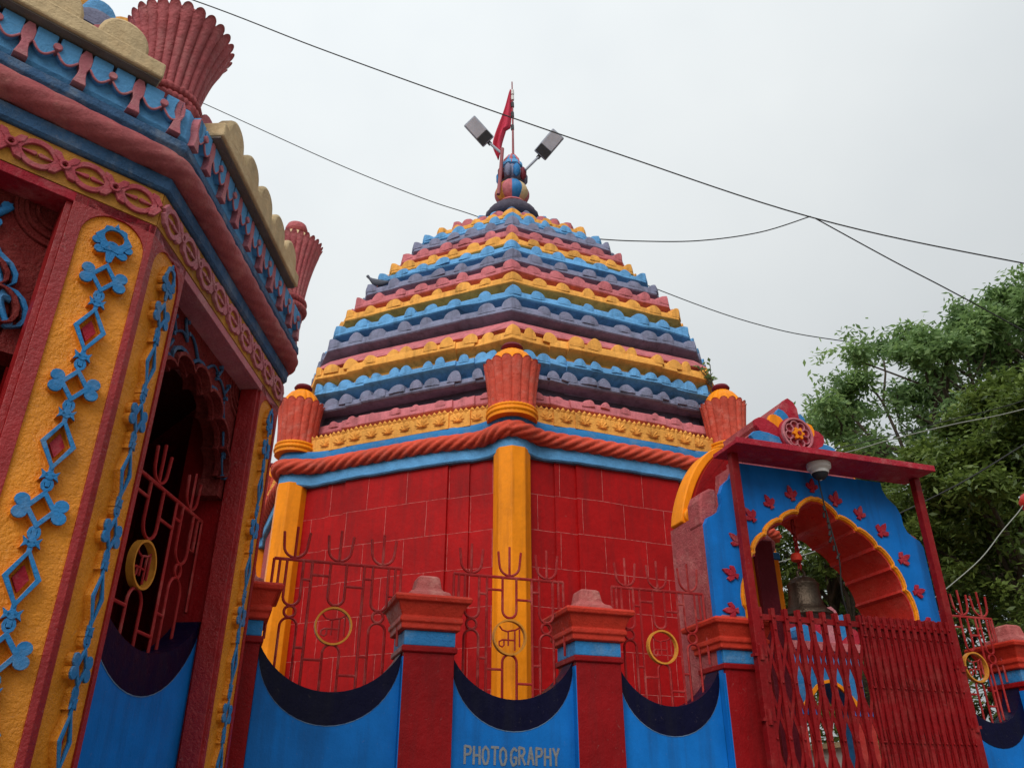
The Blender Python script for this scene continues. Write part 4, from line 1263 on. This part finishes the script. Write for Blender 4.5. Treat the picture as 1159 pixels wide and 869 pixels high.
arch_out = oL[:-1] + oR
# outer silhouette of the gate
silR = [(.885 + .0, 0), (1.22, 0), (1.22, 3.96), (1.19, 4.02), (1.13, 4.05), (1.06, 4.10), (1.03, 4.17), (1.03, 4.27), (.99, 4.36), (.90, 4.44), (.86, 4.52), (.86, 4.60)]
sil = list(silR[1:]) + [(-x_, z_) for x_, z_ in reversed(silR[1:])]
def archwall(y0, y1, name, mat, outer):
    mb = MB()
    poly = [(-.885, 0)] + [] 
    poly = arch_full + outer
    mb.prism(poly, y0, y1)
    return mb.build(name, mat, gate)
front = archwall(.0, .06, 'front_face', 'blue', sil)
sil2 = [(1.215, 0), (1.215, 4.08), (.9, 4.2), (.84, 4.58), (-.84, 4.58), (-.9, 4.2), (-1.215, 4.08), (-1.215, 0)]
body = archwall(.061, .66, 'body', 'pinkplaster', sil2)
# red lining of the arch
lin = MB(); inn = [(x_ * .99, z_ - .01 if z_ > 3.2 else z_) for x_, z_ in arch_full]
lin.ringprism(arch_full, inn, -.002, .655, closed=False); lin.build('arch_lining', 'orange', gate, smooth=25)
tr = MB(); tr.ringprism(arch_out, [(x_ * 1.004, z_) for x_, z_ in arch_full], -.03, .028, closed=False); tr.build('arch_border', 'yellow', gate, bevel=.01)
o3 = lobed(cusR, grow=.030); o3f = [(-x_, z_) for x_, z_ in reversed(o3)][:-1] + o3
o4 = lobed(cusR, grow=.012); o4f = [(-x_, z_) for x_, z_ in reversed(o4)][:-1] + o4
t2 = MB(); t2.ringprism(o3f, o4f, -.042, -.02, closed=False); t2.build('arch_bead', 'ochre', gate, bevel=.005)
# scroll of the rear leaf (left and right)
def scroll(sg):
    outer = []; inner = []
    for i in range(15):
        t = i / 14
        x_ = 1.235 - .56 * t ** 1.35
        z_ = 4.10 + .86 * (1 - (1 - t) ** 1.7) * .98
        x2 = x_ - .07 - .02 * t; z2 = z_ - .03 + .0 * t
        outer.append((sg * x_, z_)); inner.append((sg * x2, z2))
    pl = MB(); pl.prism(inner + [(sg * .6, inner[-1][1]), (sg * .6, 4.0), (sg * 1.1, 4.0)], .34, .60)
    pl.build('scroll_web', 'red', gate)
    sc = MB(); sc.ringprism(outer, inner, .40, .62, closed=False)
    sc.disc(sg * 1.13, 4.155, .08, .36, .625, 20)
    sc.build('scroll', 'yellow', gate, bevel=.012, smooth=30)
scroll(-1)
scroll(1)
lb = MB()
lb.prism([(-1.225, 3.97), (-1.225, 4.20), (-1.19, 4.28), (-1.1, 4.33), (-1.04, 4.33), (-1.04, 4.2), (-1.07, 4.06), (-1.15, 3.98)], .062, .30)
lb.build('rose_shoulder', 'pinkplaster', gate, bevel=.02)
# fleur motifs round the arch
def fleur(mb, cx_, cz_, ang, s_):
    def T(x_, z_): return (cx_ + s_ * (x_ * cos(ang) + z_ * sin(ang)), cz_ + s_ * (-x_ * sin(ang) + z_ * cos(ang)))
    mb.prism([T(0, .0), T(.028, .045), T(.02, .09), T(0, .125), T(-.02, .09), T(-.028, .045)], -.022, .002)
    for a in (-1, 1):
        mb.prism([T(0, .005), T(a * .035, .0), T(a * .07, .03), T(a * .06, .065), T(a * .035, .055), T(a * .02, .03)], -.0205, .002)
    mb.prism([T(-.025, -.03), T(.025, -.03), T(.012, .01), T(-.012, .01)], -.0215, .002)
for i, (x_, z_) in enumerate(((0, 4.42), (.245, 4.31), (.50, 4.20), (.72, 4.05), (.90, 3.80), (.99, 3.50), (1.03, 3.19))):
    for sg in ((1,) if i == 0 else (1, -1)):
        mb = MB(); ang = atan2(x_, z_ - 3.15) if z_ > 3.1 else pi / 2
        fleur(mb, sg * x_, z_, sg * ang + rnd.uniform(-.12, .12), rnd.uniform(.95, 1.12))
        mb.build('leaf_motif', 'redtrim', gate, bevel=.004)
# crown
def petal(x_, z_, ang, L_, w2):
    pts = []
    prof = [(0, .25), (.3, .7), (.6, 1), (.8, .95), (.93, .6), (1, 0)]
    for t, ww in prof: pts.append((t * L_, ww * w2))
    pts += [(t * L_, -ww * w2) for t, ww in reversed(prof[:-1])]
    return [(x_ + a * sin(ang) + b_ * cos(ang), z_ + a * cos(ang) - b_ * sin(ang)) for a, b_ in pts]
CZ = 4.90; CX = -.075
crown_body = MB()
spec = [(-84, .52, .075, 'mblue'), (-62, .50, .09, 'redtrim'), (-38, .40, .09, 'yellow'), (-19, .42, .08, 'mblue'), (0, .54, .10, 'redtrim'), (19, .40, .08, 'mblue'), (42, .36, .09, 'yellow'), (66, .40, .10, 'redtrim'), (90, .50, .075, 'mblue')]
for i, (dg, L_, w2, mt) in enumerate(spec):
    dep = .0 + .0012 * i
    mb = MB(); mb.prism(petal(CX, CZ - .02, radians(dg), L_, w2), .02 + dep, .07)
    mb.build('crown_petal', mt, gate, bevel=.006)
    crown_body.prism(petal(CX, CZ - .02, radians(dg), L_ * .995, w2 * .99), .071 + dep, .62 + dep)
crown_body.box(-.7, .6, .08, .6, 4.55, 4.72)
crown_body.build('crown_body', 'pinkplaster', gate)
def flower_ring(name, mat, r1, r2, y0, y1, lob=0, amp=0):
    mb = MB(); N = 48
    mb.ringprism([(CX + (r1 * (1 + amp * cos(lob * 2 * pi * i / N))) * cos(2 * pi * i / N), CZ + .09 + (r1 * (1 + amp * cos(lob * 2 * pi * i / N))) * sin(2 * pi * i / N)) for i in range(N)],
                 [(CX + r2 * cos(2 * pi * i / N), CZ + .09 + r2 * sin(2 * pi * i / N)) for i in range(N)], y0, y1)
    return mb.build(name, mat, gate, bevel=.006)
dm = MB(); dm.disc(CX, CZ + .09, .19, -.01, .05, 36); dm.build('medallion_back', 'redtrim', gate, bevel=.01)
flower_ring('medallion_rim', 'pinktrim', .178, .155, -.045, -.008)
for q in range(8):
    a = 2 * pi * q / 8 + .2
    mb = MB(); c_ = (CX + .1 * cos(a), CZ + .09 + .1 * sin(a))
    N = 14
    mb.ringprism([(c_[0] + .048 * cos(2 * pi * i / N), c_[1] + .048 * sin(2 * pi * i / N)) for i in range(N)], [(c_[0] + .036 * cos(2 * pi * i / N), c_[1] + .036 * sin(2 * pi * i / N)) for i in range(N)], -.035 - .001 * q, -.008)
    mb.build('medallion_petal', 'pinktrim', gate, bevel=.004)
mb = MB(); N = 36
mb.prism([(CX + .058 * (1 + .22 * cos(6 * 2 * pi * i / N)) * cos(2 * pi * i / N), CZ + .09 + .058 * (1 + .22 * cos(6 * 2 * pi * i / N)) * sin(2 * pi * i / N)) for i in range(N)], -.06, -.02)
mb.build('medallion_heart', 'yellow', gate, bevel=.006)
mb = MB(); mb.disc(CX, CZ + .09, .022, -.07, -.05, 12); mb.build('medallion_eye', 'redtrim', gate)

# canopy on two posts
can = empty('gate_canopy', wpt(GX, 0), WR, 'thin maroon slab canopy on two slim red posts over the gate', 'canopy')
mb = MB(); mb.box(-1.07, 1.16, -.42, -.012, 4.605, 4.645); sl_ = mb.build('canopy_slab', 'redtrim', can, bevel=.004)
mb = MB(); mb.box(-1.072, 1.162, -.425, -.40, 4.60, 4.66); mb.build('slab_edge', 'redtrim', sl_, bevel=.004)
for xx in (-.965, 1.125):
    mb = MB(); mb.box(xx - .037, xx + .037, -.21, -.14, 0, 4.604); mb.build('post', 'iron', can, bevel=.006)
    for z in (2.25, 2.75):
        mb = MB(); mb.tube([(xx, -.215, z), (xx, -.215, z + .12)], .02, 8); mb.box(xx - .06, xx + .06, -.212, -.145, z + .03, z + .055)
        mb.build('hinge', 'iron', can)

# folding gate: two leaves of flat pickets with crossing straps
def leaf(x0, x1, n, label, ctr):
    o = empty('folding_gate', wpt(GX + (x0 + x1) / 2, 0), WR, label, 'gate', 'leaves of the red folding gate')
    hw = (x1 - x0) / 2; st = 2 * hw / n
    yb = -.19
    for i in range(n + 1):
        xx = -hw + i * st
        mb = MB(); mb.box(xx - .018, xx + .018, yb - .012, yb + .0, .08, 3.19)
        mb.box(xx - .018, xx + .018, yb + .022, yb + .034, .08, 3.19)
        for z in (2.58, 3.01, 2.15, 3.11):
            m_ = len(mb.v)
            mb.lathe([(.009, 0), (.009, .012), (.003, .016)], 8)
            for j in range(m_, len(mb.v)):
                vx, vy, vz = mb.v[j]; mb.v[j] = (vx + xx, yb - .012 - vz, vy + z)
        mb.build('picket', 'iron', o)
    for za in (3.085, .12):
        mb = MB(); mb.box(-hw - .02, hw + .02, yb + .003, yb + .019, za, za + .05); mb.build('rail', 'iron', o, bevel=.003)
    sp = 2 * st
    for i in range(-1, n):
        for sg in (1, -1):
            for zb in (2.15, 1.25, .35):
                xa = -hw + i * st; xb = xa + sp
                za, zb2 = zb, zb + .86
                if sg < 0: za, zb2 = zb2, za
                # clip to the leaf
                t0 = max(0, (-hw - xa) / sp); t1 = min(1, (hw - xa) / sp)
                if t1 - t0 < .15: continue
                p = Vector((xa + sp * t0, za + (zb2 - za) * t0)); q = Vector((xa + sp * t1, za + (zb2 - za) * t1))
                d = (q - p).normalized(); nn = Vector((-d.y, d.x)) * .014
                y_ = yb + (.004 if sg > 0 else .012)
                mb = MB(); mb.prism([tuple(p + nn), tuple(p - nn), tuple(q - nn), tuple(q + nn)], y_, y_ + .006); mb.build('cross_strap', 'iron', o)
    return o
leaf(-.915, .12, 8, 'left leaf of the red folding gate, drawn out with wide gaps', 0)
leaf(.14, 1.08, 12, 'right leaf of the red folding gate, pickets pushed close together', 0)

# CCTV dome camera under the canopy
co_ = Vector(wpt(3.70, .22, 4.60))
cc = empty('dome_camera', co_, WR, 'white dome security camera under the gate canopy', 'camera')
mb = MB(); mb.lathe([(.135, 0), (.14, -.02), (.135, -.06), (.10, -.085), (.02, -.086)], 32); mb.build('camera_base', 'white', cc, smooth=40)
mb = MB(); mb.lathe([(.098, -.075), (.098, -.10), (.085, -.15), (.055, -.185), (.02, -.20)], 28); mb.build('camera_dome', 'glass', cc, smooth=60)
mb = MB(); mb.lathe([(.1, -.084), (.105, -.10), (.098, -.12)], 28, None); mb.build('dome_collar', 'white', cc, smooth=40)
mb = MB(); mb.loft([[(.07 * cos(a) * q, .07 * sin(a) * q, -.16 - .05 * (1 - q)) for a in [2 * pi * i / 16 for i in range(16)]] for q in (1, .8, .5, .1)]); mb.build('lens_shroud', 'white', cc, smooth=60)

cc.scale = (.82, .82, .82)
# dangling lamp cord
cd = MB()
pts = catmull([wpt(3.72, .16, 4.46), wpt(3.77, .12, 4.22), wpt(3.83, .08, 4.0), wpt(3.90, .03, 3.72), wpt(3.93, -.05, 3.45), wpt(4.02, -.12, 3.2)], 8)
cd.tube(pts, .0075, 6)
for i, p in enumerate(pts):
    if 6 < i < 24 and i % 2 == 0:
        q = p + Vector((rnd.uniform(-.02, .02), rnd.uniform(-.02, .02), 0)); cd.tube([q, q + Vector((rnd.uniform(-.03, .03), 0, -.05))], .012, 6)
tag(cd.build('light_cord', 'wire', smooth=60), 'thin dark cord of small bulbs hanging from the dome camera across the arch', 'cord')

# bell on a chain
bp = Vector(wpt(3.725, -.33, 3.27))
bell = empty('temple_bell', bp, WR, 'dark bronze bell hanging on a red chain inside the gateway arch', 'bell')
mb = MB()
mb.lathe([(.235, -.02), (.245, 0), (.235, .025), (.19, .06), (.165, .10), (.148, .18), (.142, .27), (.15, .285), (.15, .30), (.135, .315), (.115, .345), (.06, .375), (.02, .38)], 48, None)
mb.build('bell_body', 'bronze', bell, smooth=40)
mb = MB(); mb.lathe([(.21, -.015), (.2, .02), (.14, .1), (.12, .3), (.02, .33)], 40, None, cap0=False, cap1=True); mb.build('bell_inside', 'bronze', bell, smooth=40)
mb = MB(); mb.tube([(-.035, 0, .375), (-.04, 0, .42), (0, 0, .455), (.04, 0, .42), (.035, 0, .375)], .014, 8); mb.build('bell_loop', 'bronze', bell, smooth=60)
mb = MB(); mb.tube([(0, 0, .3), (0, 0, .0)], .008, 6); mb.lathe([(.005, .01), (.035, -.01), (.04, -.04), (.02, -.07), (.005, -.075)], 14, None); mb.build('clapper', 'bronze', bell, smooth=50)
lk = MB()
for i in range(9):
    zc = .48 + i * .055
    rr_ = .03
    pts = [((rr_ * .6 * cos(a)) if i % 2 else 0, 0 if i % 2 else rr_ * .6 * cos(a), zc + rr_ * 1.25 * sin(a)) for a in [2 * pi * j / 12 for j in range(13)]]
    lk.tube(pts, .009, 6)
ch = lk.build('chain', 'iron', bell, smooth=60)
mb = MB(); mb.lathe([(.01, .515), (.05, .53), (.055, .57), (.04, .60), (.01, .61)], 12, None, (-.03, -.01)); mb.build('red_knot', 'caporange', bell, smooth=60)
mb = MB(); mb.tube([(0, 0, .96), (.0, 0, 1.0), (-.03, 0, 1.03), (-.06, 0, 1.0), (-.05, 0, .93)], .014, 8); mb.tube([(-.01, 0, .92), (-.01, 0, .80)], .016, 8); mb.build('hook', 'iron', bell, smooth=60)

# yellow pier with maroon plank behind the arch
pr_ = empty('inner_pier', wpt(3.72, -.9), WR, 'yellow pier with maroon board and blue cap behind the arch, beside the bell', 'pier')
mb = MB(); mb.box(-.26, .20, 0, .3, 0, 3.98); mb.build('pier_shaft', 'yellow', pr_, bevel=.006)
mb = MB(); mb.box(-.11, .10, -.06, -.002, 0, 4.16); mb.build('board', 'maroon', pr_, bevel=.006)
mb = MB(); mb.box(-.27, .22, -.01, .32, 3.981, 4.06); mb.build('blue_cap', 'mblue', pr_, bevel=.015)
mb = MB(); mb.lathe([(.08, 4.06), (.15, 4.10), (.16, 4.18), (.10, 4.26), (.02, 4.28)], 20, lambda r, z, a, k: (r * (1 + .08 * abs(sin(4 * a))), z), (.08, .14)); mb.build('rose_finial', 'pinkcup', pr_, smooth=50)

# small painted shrine further back, seen over the gate
sh = empty('small_shrine', wpt(6.1, -3.2), WR, 'little blue and rose shrine with striped crown seen through the gateway behind the bell', 'shrine')
mb = MB(); mb.prism([(-.55, 0), (-.42, 0), (-.42, 2.8)] + [(-.42 + .84 * i / 10, 2.8 + .35 * sin(pi * i / 10)) for i in range(1, 10)] + [(.42, 2.8), (.42, 0), (.55, 0), (.55, 3.55), (-.55, 3.55)], 0, .4); mb.build('shrine_wall', 'mblue', sh)
ar = [(-.42 + .84 * i / 10, 2.8 + .35 * sin(pi * i / 10)) for i in range(11)]
mb = MB(); mb.ringprism([(x_ * 1.12, z_ + .04) for x_, z_ in ar], ar, -.03, .02, closed=False); mb.build('shrine_arch_border', 'yellow', sh)
for sx_ in (-.52, -.34, .34, .52):
    mb = MB(); mb.box(sx_ - .06, sx_ + .06, -.05, .0, 0, 2.75); mb.build('shrine_column', 'orange', sh)
    mb = MB(); mb.box(sx_ - .075, sx_ + .075, -.065, .012, 2.751, 2.83); mb.build('column_cap', 'blue', sh)
mb = MB(); mb.box(-.62, .62, -.05, .45, 3.551, 3.66); mb.build('shrine_cornice', 'pinkcup', sh)
for i, dg in enumerate((-70, -40, -12, 12, 40, 70)):
    mb = MB(); mb.prism(petal(.15, 3.62, radians(dg), .55, .13), .0 + .002 * i, .35 + .002 * i); mb.build('shrine_crown_petal', ['mblue', 'redtrim', 'yellow', 'pinktrim', 'mblue', 'redtrim'][i], sh)
mb = MB(); mb.disc(.15, 3.78, .13, -.04, .0, 20); mb.build('shrine_medallion', 'pinktrim', sh)
# limewashed outbuilding, low between the bars
mb = MB(); wb = empty('outbuilding', (7.0, 18.5, 0), WR, 'low white outbuilding glimpsed between the gate bars', 'building')
mb.box(-.3, .45, 0, 1.5, 0, 2.85); mb.build('wall', 'offwhite', wb)
mb = MB(); mb.box(-.4, .55, -.1, 1.6, 2.851, 2.95); mb.build('roof', 'cream', wb)
# red lantern at the right edge
lo_ = (5.93, 9.0, 4.72)
ln = empty('lantern', lo_, 0, 'small vermilion hanging ornament at the right edge in front of the trees', 'lantern')
mb = MB(); mb.lathe([(.03, -.06), (.12, -.02), (.15, .06), (.11, .14), (.03, .18)], 16, None); mb.build('lantern_body', 'orange', ln, smooth=60)
mb = MB(); mb.lathe([(.02, -.36), (.06, -.34), (.05, -.24), (.02, -.2)], 12, None); mb.tube([(0, 0, -.2), (0, 0, -.05)], .01, 5); mb.build('tassel', 'white', ln, smooth=60)

# ------------------------------------------------------------------ cables
def cable(pts, r, mat, label, sub=8):
    mb = MB(); mb.tube(catmull(pts, sub), r, 6)
    o = mb.build('cable', mat, smooth=60); tag(o, label, 'cable'); return o
cable([(-9.0, 9, 15.0), (-5.153, 9, 13.25), (-3.0, 9, 12.14), (-0.649, 9, 10.99), (1.519, 9, 9.98), (4.10, 9, 8.84), (6.767, 9, 8.08), (11, 9, 7.1)], .0095, 'wire', 'long black overhead cable crossing the whole sky above the temple summit')
cable([(-15, 24, 28.1), (-12.13, 24, 26.55), (-6.66, 24, 23.49), (-3.24, 24, 21.78), (-1.27, 24, 20.96), (1.6, 24, 19.6), (4.47, 24, 18.06), (8.1, 24, 16.44), (11.54, 24, 15.64), (20, 24, 14.5)], .016, 'wire', 'thin dark cable sloping down behind the temple tower')
cable([(1.1, 19, 16.25), (2.219, 19, 16.14), (3.516, 19, 16.05), (5.268, 19, 16.06), (7.063, 19, 16.36), (8.6, 19, 16.93)], .016, 'wire', 'slack cable sagging from behind the tower towards the long overhead line')
cable([(4.13, 9, 8.83), (5.036, 9, 8.125), (5.972, 9, 7.43), (8.5, 9.4, 5.9)], .0085, 'wire', 'branch cable dropping from the overhead line into the tree')
cable([(3.5, 12, 6.3), (5.036, 12, 6.596), (5.989, 12, 6.867), (7.026, 12, 7.127), (8.211, 12, 7.392), (11, 12, 8.2)],   .0085, 'wirew', 'pale cable rising to the right behind the gateway crown')
cable([(3.5, 12.1, 6.45), (5.055, 12.1, 6.74), (6.001, 12.1, 6.97), (7.045, 12.1, 7.25), (8.247, 12.1, 7.57), (11, 12.1, 8.5)], .008, 'wire', 'dark cable running just above the pale one behind the gateway crown')
cable([(3.8, 10, 4.5), (4.889, 10, 4.985), (5.77, 10, 5.398), (6.696, 10, 5.913), (9, 10, 7.2)], .010, 'wire', 'black cable rising right from behind the canopy post')
cable([(4.55, 9, 3.69), (4.75, 9, 3.82), (5.162, 9, 4.119), (5.493, 9, 4.44), (5.764, 9, 4.69), (5.93, 9, 4.9)], .0065, 'wirew', 'white flex looping from the canopy post to the vermilion ornament')
cable([(2.2, 10, 4.10), (3.219, 10, 4.344), (3.763, 10, 4.498), (4.6, 10, 4.75)], .008, 'wirew', 'thin pale wire passing behind the bell chain')

# ------------------------------------------------------------------ trees
def tree(name, loc, trunk_h, crown_c, crown_r, nb, leaf_n, leafsz, mat, label, seed, cl_r=.42, dens=1.0, lean=(0, 0)):
    rs = random.Random(seed); nr = np.random.RandomState(seed)
    o = empty(name, loc, 0, label, 'tree', 'trees behind the gateway')
    bk = MB(); tips = []
    base = Vector((0, 0, 0)); top = Vector((lean[0], lean[1], trunk_h))
    bk.tube([base, base.lerp(top, .4) + Vector((.1, 0, 0)), top], lambda t: .22 - .09 * t, 10)
    cc_ = Vector(crown_c)
    def rec(p, d, L_, r, lv):
        if np.linalg.norm((np.array(p + d * L_) - np.array(crown_c)) / np.array(crown_r)) > .95 and lv > 0: L_ *= .35; r *= .6
        q = p + d * L_; mid = p + d * L_ * .5 + Vector((rs.uniform(-1, 1), rs.uniform(-1, 1), rs.uniform(-.5, .5))) * L_ * .08
        bk.tube([p, mid, q], lambda t: r * (1 - .35 * t), 6 if lv < 2 else 4)
        if lv >= 3:
            tips.append(q); tips.append(mid); return
        for _ in range(3 if lv < 2 else 3):
            nd = (d + Vector((rs.uniform(-1, 1), rs.uniform(-1, 1), rs.uniform(-.55, .8))) * .75).normalized()
            rec(q, nd, L_ * rs.uniform(.6, .82), r * .6, lv + 1)
        if lv > 0: tips.append(q)
    for i in range(nb):
        a = 2 * pi * i / nb + rs.uniform(-.3, .3); el = rs.uniform(.1, 1.3)
        tgt = cc_ + Vector((cos(a) * cos(el) * crown_r[0], sin(a) * cos(el) * crown_r[1], sin(el) * crown_r[2])) * .62
        d = (tgt - top); L_ = d.length
        rec(top, d.normalized(), L_ * .62, .10, 0)
    # extra clumps through the crown volume, in uneven lobes
    pts = [np.array(t) for t in tips]
    nlobe = int(nb * 5)
    for i in range(nlobe):
        v = nr.normal(size=3); v /= np.linalg.norm(v)
        v = v * nr.uniform(.45, 1.0) * np.array(crown_r) * nr.uniform(.8, 1.05) + np.array(crown_c)
        for j in range(int(5 * dens)):
            pts.append(v + nr.normal(size=3) * cl_r * 1.1)
    pts = np.array(pts)
    T = np.array(crown_r); dd = np.linalg.norm((pts - np.array(crown_c)) / T, axis=1)
    pts = pts[dd < 1.25]
    per = max(4, int(leaf_n / len(pts)))
    cen = np.repeat(pts, per, axis=0)
    n = len(cen)
    off = nr.normal(size=(n, 3)) * cl_r * .45
    off[:, 2] *= .65
    cen = cen + off
    ax = nr.normal(size=(n, 3)); ax[:, 2] = ax[:, 2] * .5 - .35
    ax /= np.linalg.norm(ax, axis=1)[:, None]
    up = nr.normal(size=(n, 3)) * .5 + np.array([0, 0, 1.0])
    sd_ = np.cross(ax, up); sd_ /= np.linalg.norm(sd_, axis=1)[:, None]
    L_ = leafsz * nr.uniform(.7, 1.3, n)[:, None]; W_ = L_ * .2
    v0 = cen; v1 = cen + ax * L_ * .45 + sd_ * W_; v2 = cen + ax * L_; v3 = cen + ax * L_ * .45 - sd_ * W_
    V = np.stack([v0, v1, v2, v3], 1).reshape(-1, 3)
    me = bpy.data.meshes.new('crown')
    me.vertices.add(4 * n); me.vertices.foreach_set('co', V.ravel())
    me.loops.add(4 * n); me.loops.foreach_set('vertex_index', np.arange(4 * n, dtype=np.int32))
    me.polygons.add(n); me.polygons.foreach_set('loop_start', np.arange(0, 4 * n, 4, dtype=np.int32)); me.polygons.foreach_set('loop_total', np.full(n, 4, dtype=np.int32))
    me.update(calc_edges=True)
    clt = np.repeat(nr.uniform(0, .7, len(pts)), per) + nr.uniform(0, .35, n)
    at = me.attributes.new('tint', 'FLOAT', 'POINT'); at.data.foreach_set('value', np.repeat(np.clip(clt, 0, 1), 4).astype(np.float32))
    me.materials.append(M[mat])
    co2 = bpy.data.objects.new('crown', me); C.objects.link(co2); co2.parent = o
    bk.build('trunk', 'bark', o, smooth=60)
    return o
tree('leafy_tree', (12.4, 20.5, 0), 6.5, (0, 0, 10.6), (4.9, 3.2, 3.5), 9, 40000, .19, 'leaf1', 'tall open-crowned tree with light green leaves against the sky', 5, .40, .8)
tree('leafy_tree', (16.2, 19.5, 0), 6.5, (0, 0, 11.6), (4.2, 3.0, 3.9), 9, 52000, .19, 'leaf1', 'tallest tree, cut by the right edge of the picture', 9, .42, .9)
tree('dense_tree', (10.6, 15.6, 0), 3.5, (0.4, 0, 6.4), (3.3, 2.2, 3.4), 9, 70000, .15, 'leaf2', 'dark dense tree beside the right canopy post', 12, .4, 1.8)
tree('dense_tree', (7.9, 19.4, 0), 3.0, (0, 0, 6.0), (2.6, 2.0, 3.6), 7, 50000, .16, 'leaf2', 'dark bushy tree seen through the gateway and behind its crown', 21, .4, 1.6)
tree('dense_tree', (14.8, 16.0, 0), 3.0, (0, 0, 5.6), (3.4, 2.4, 4.0), 8, 56000, .16, 'leaf2', 'dark low tree above the far right stretch of wall', 31, .4, 1.6)
tree('dense_tree', (12.0, 24.0, 0), 2.5, (0, 0, 4.8), (5.0, 2.2, 4.6), 9, 56000, .22, 'leaf2', 'broad dark tree furthest back, filling the gaps under the others', 41, .5, 1.8)
tree('dense_tree', (19.5, 22.0, 0), 2.5, (0, 0, 5.6), (4.4, 2.2, 5.0), 9, 46000, .22, 'leaf2', 'dark tree at the far back right, behind the tallest tree', 43, .5, 1.8)
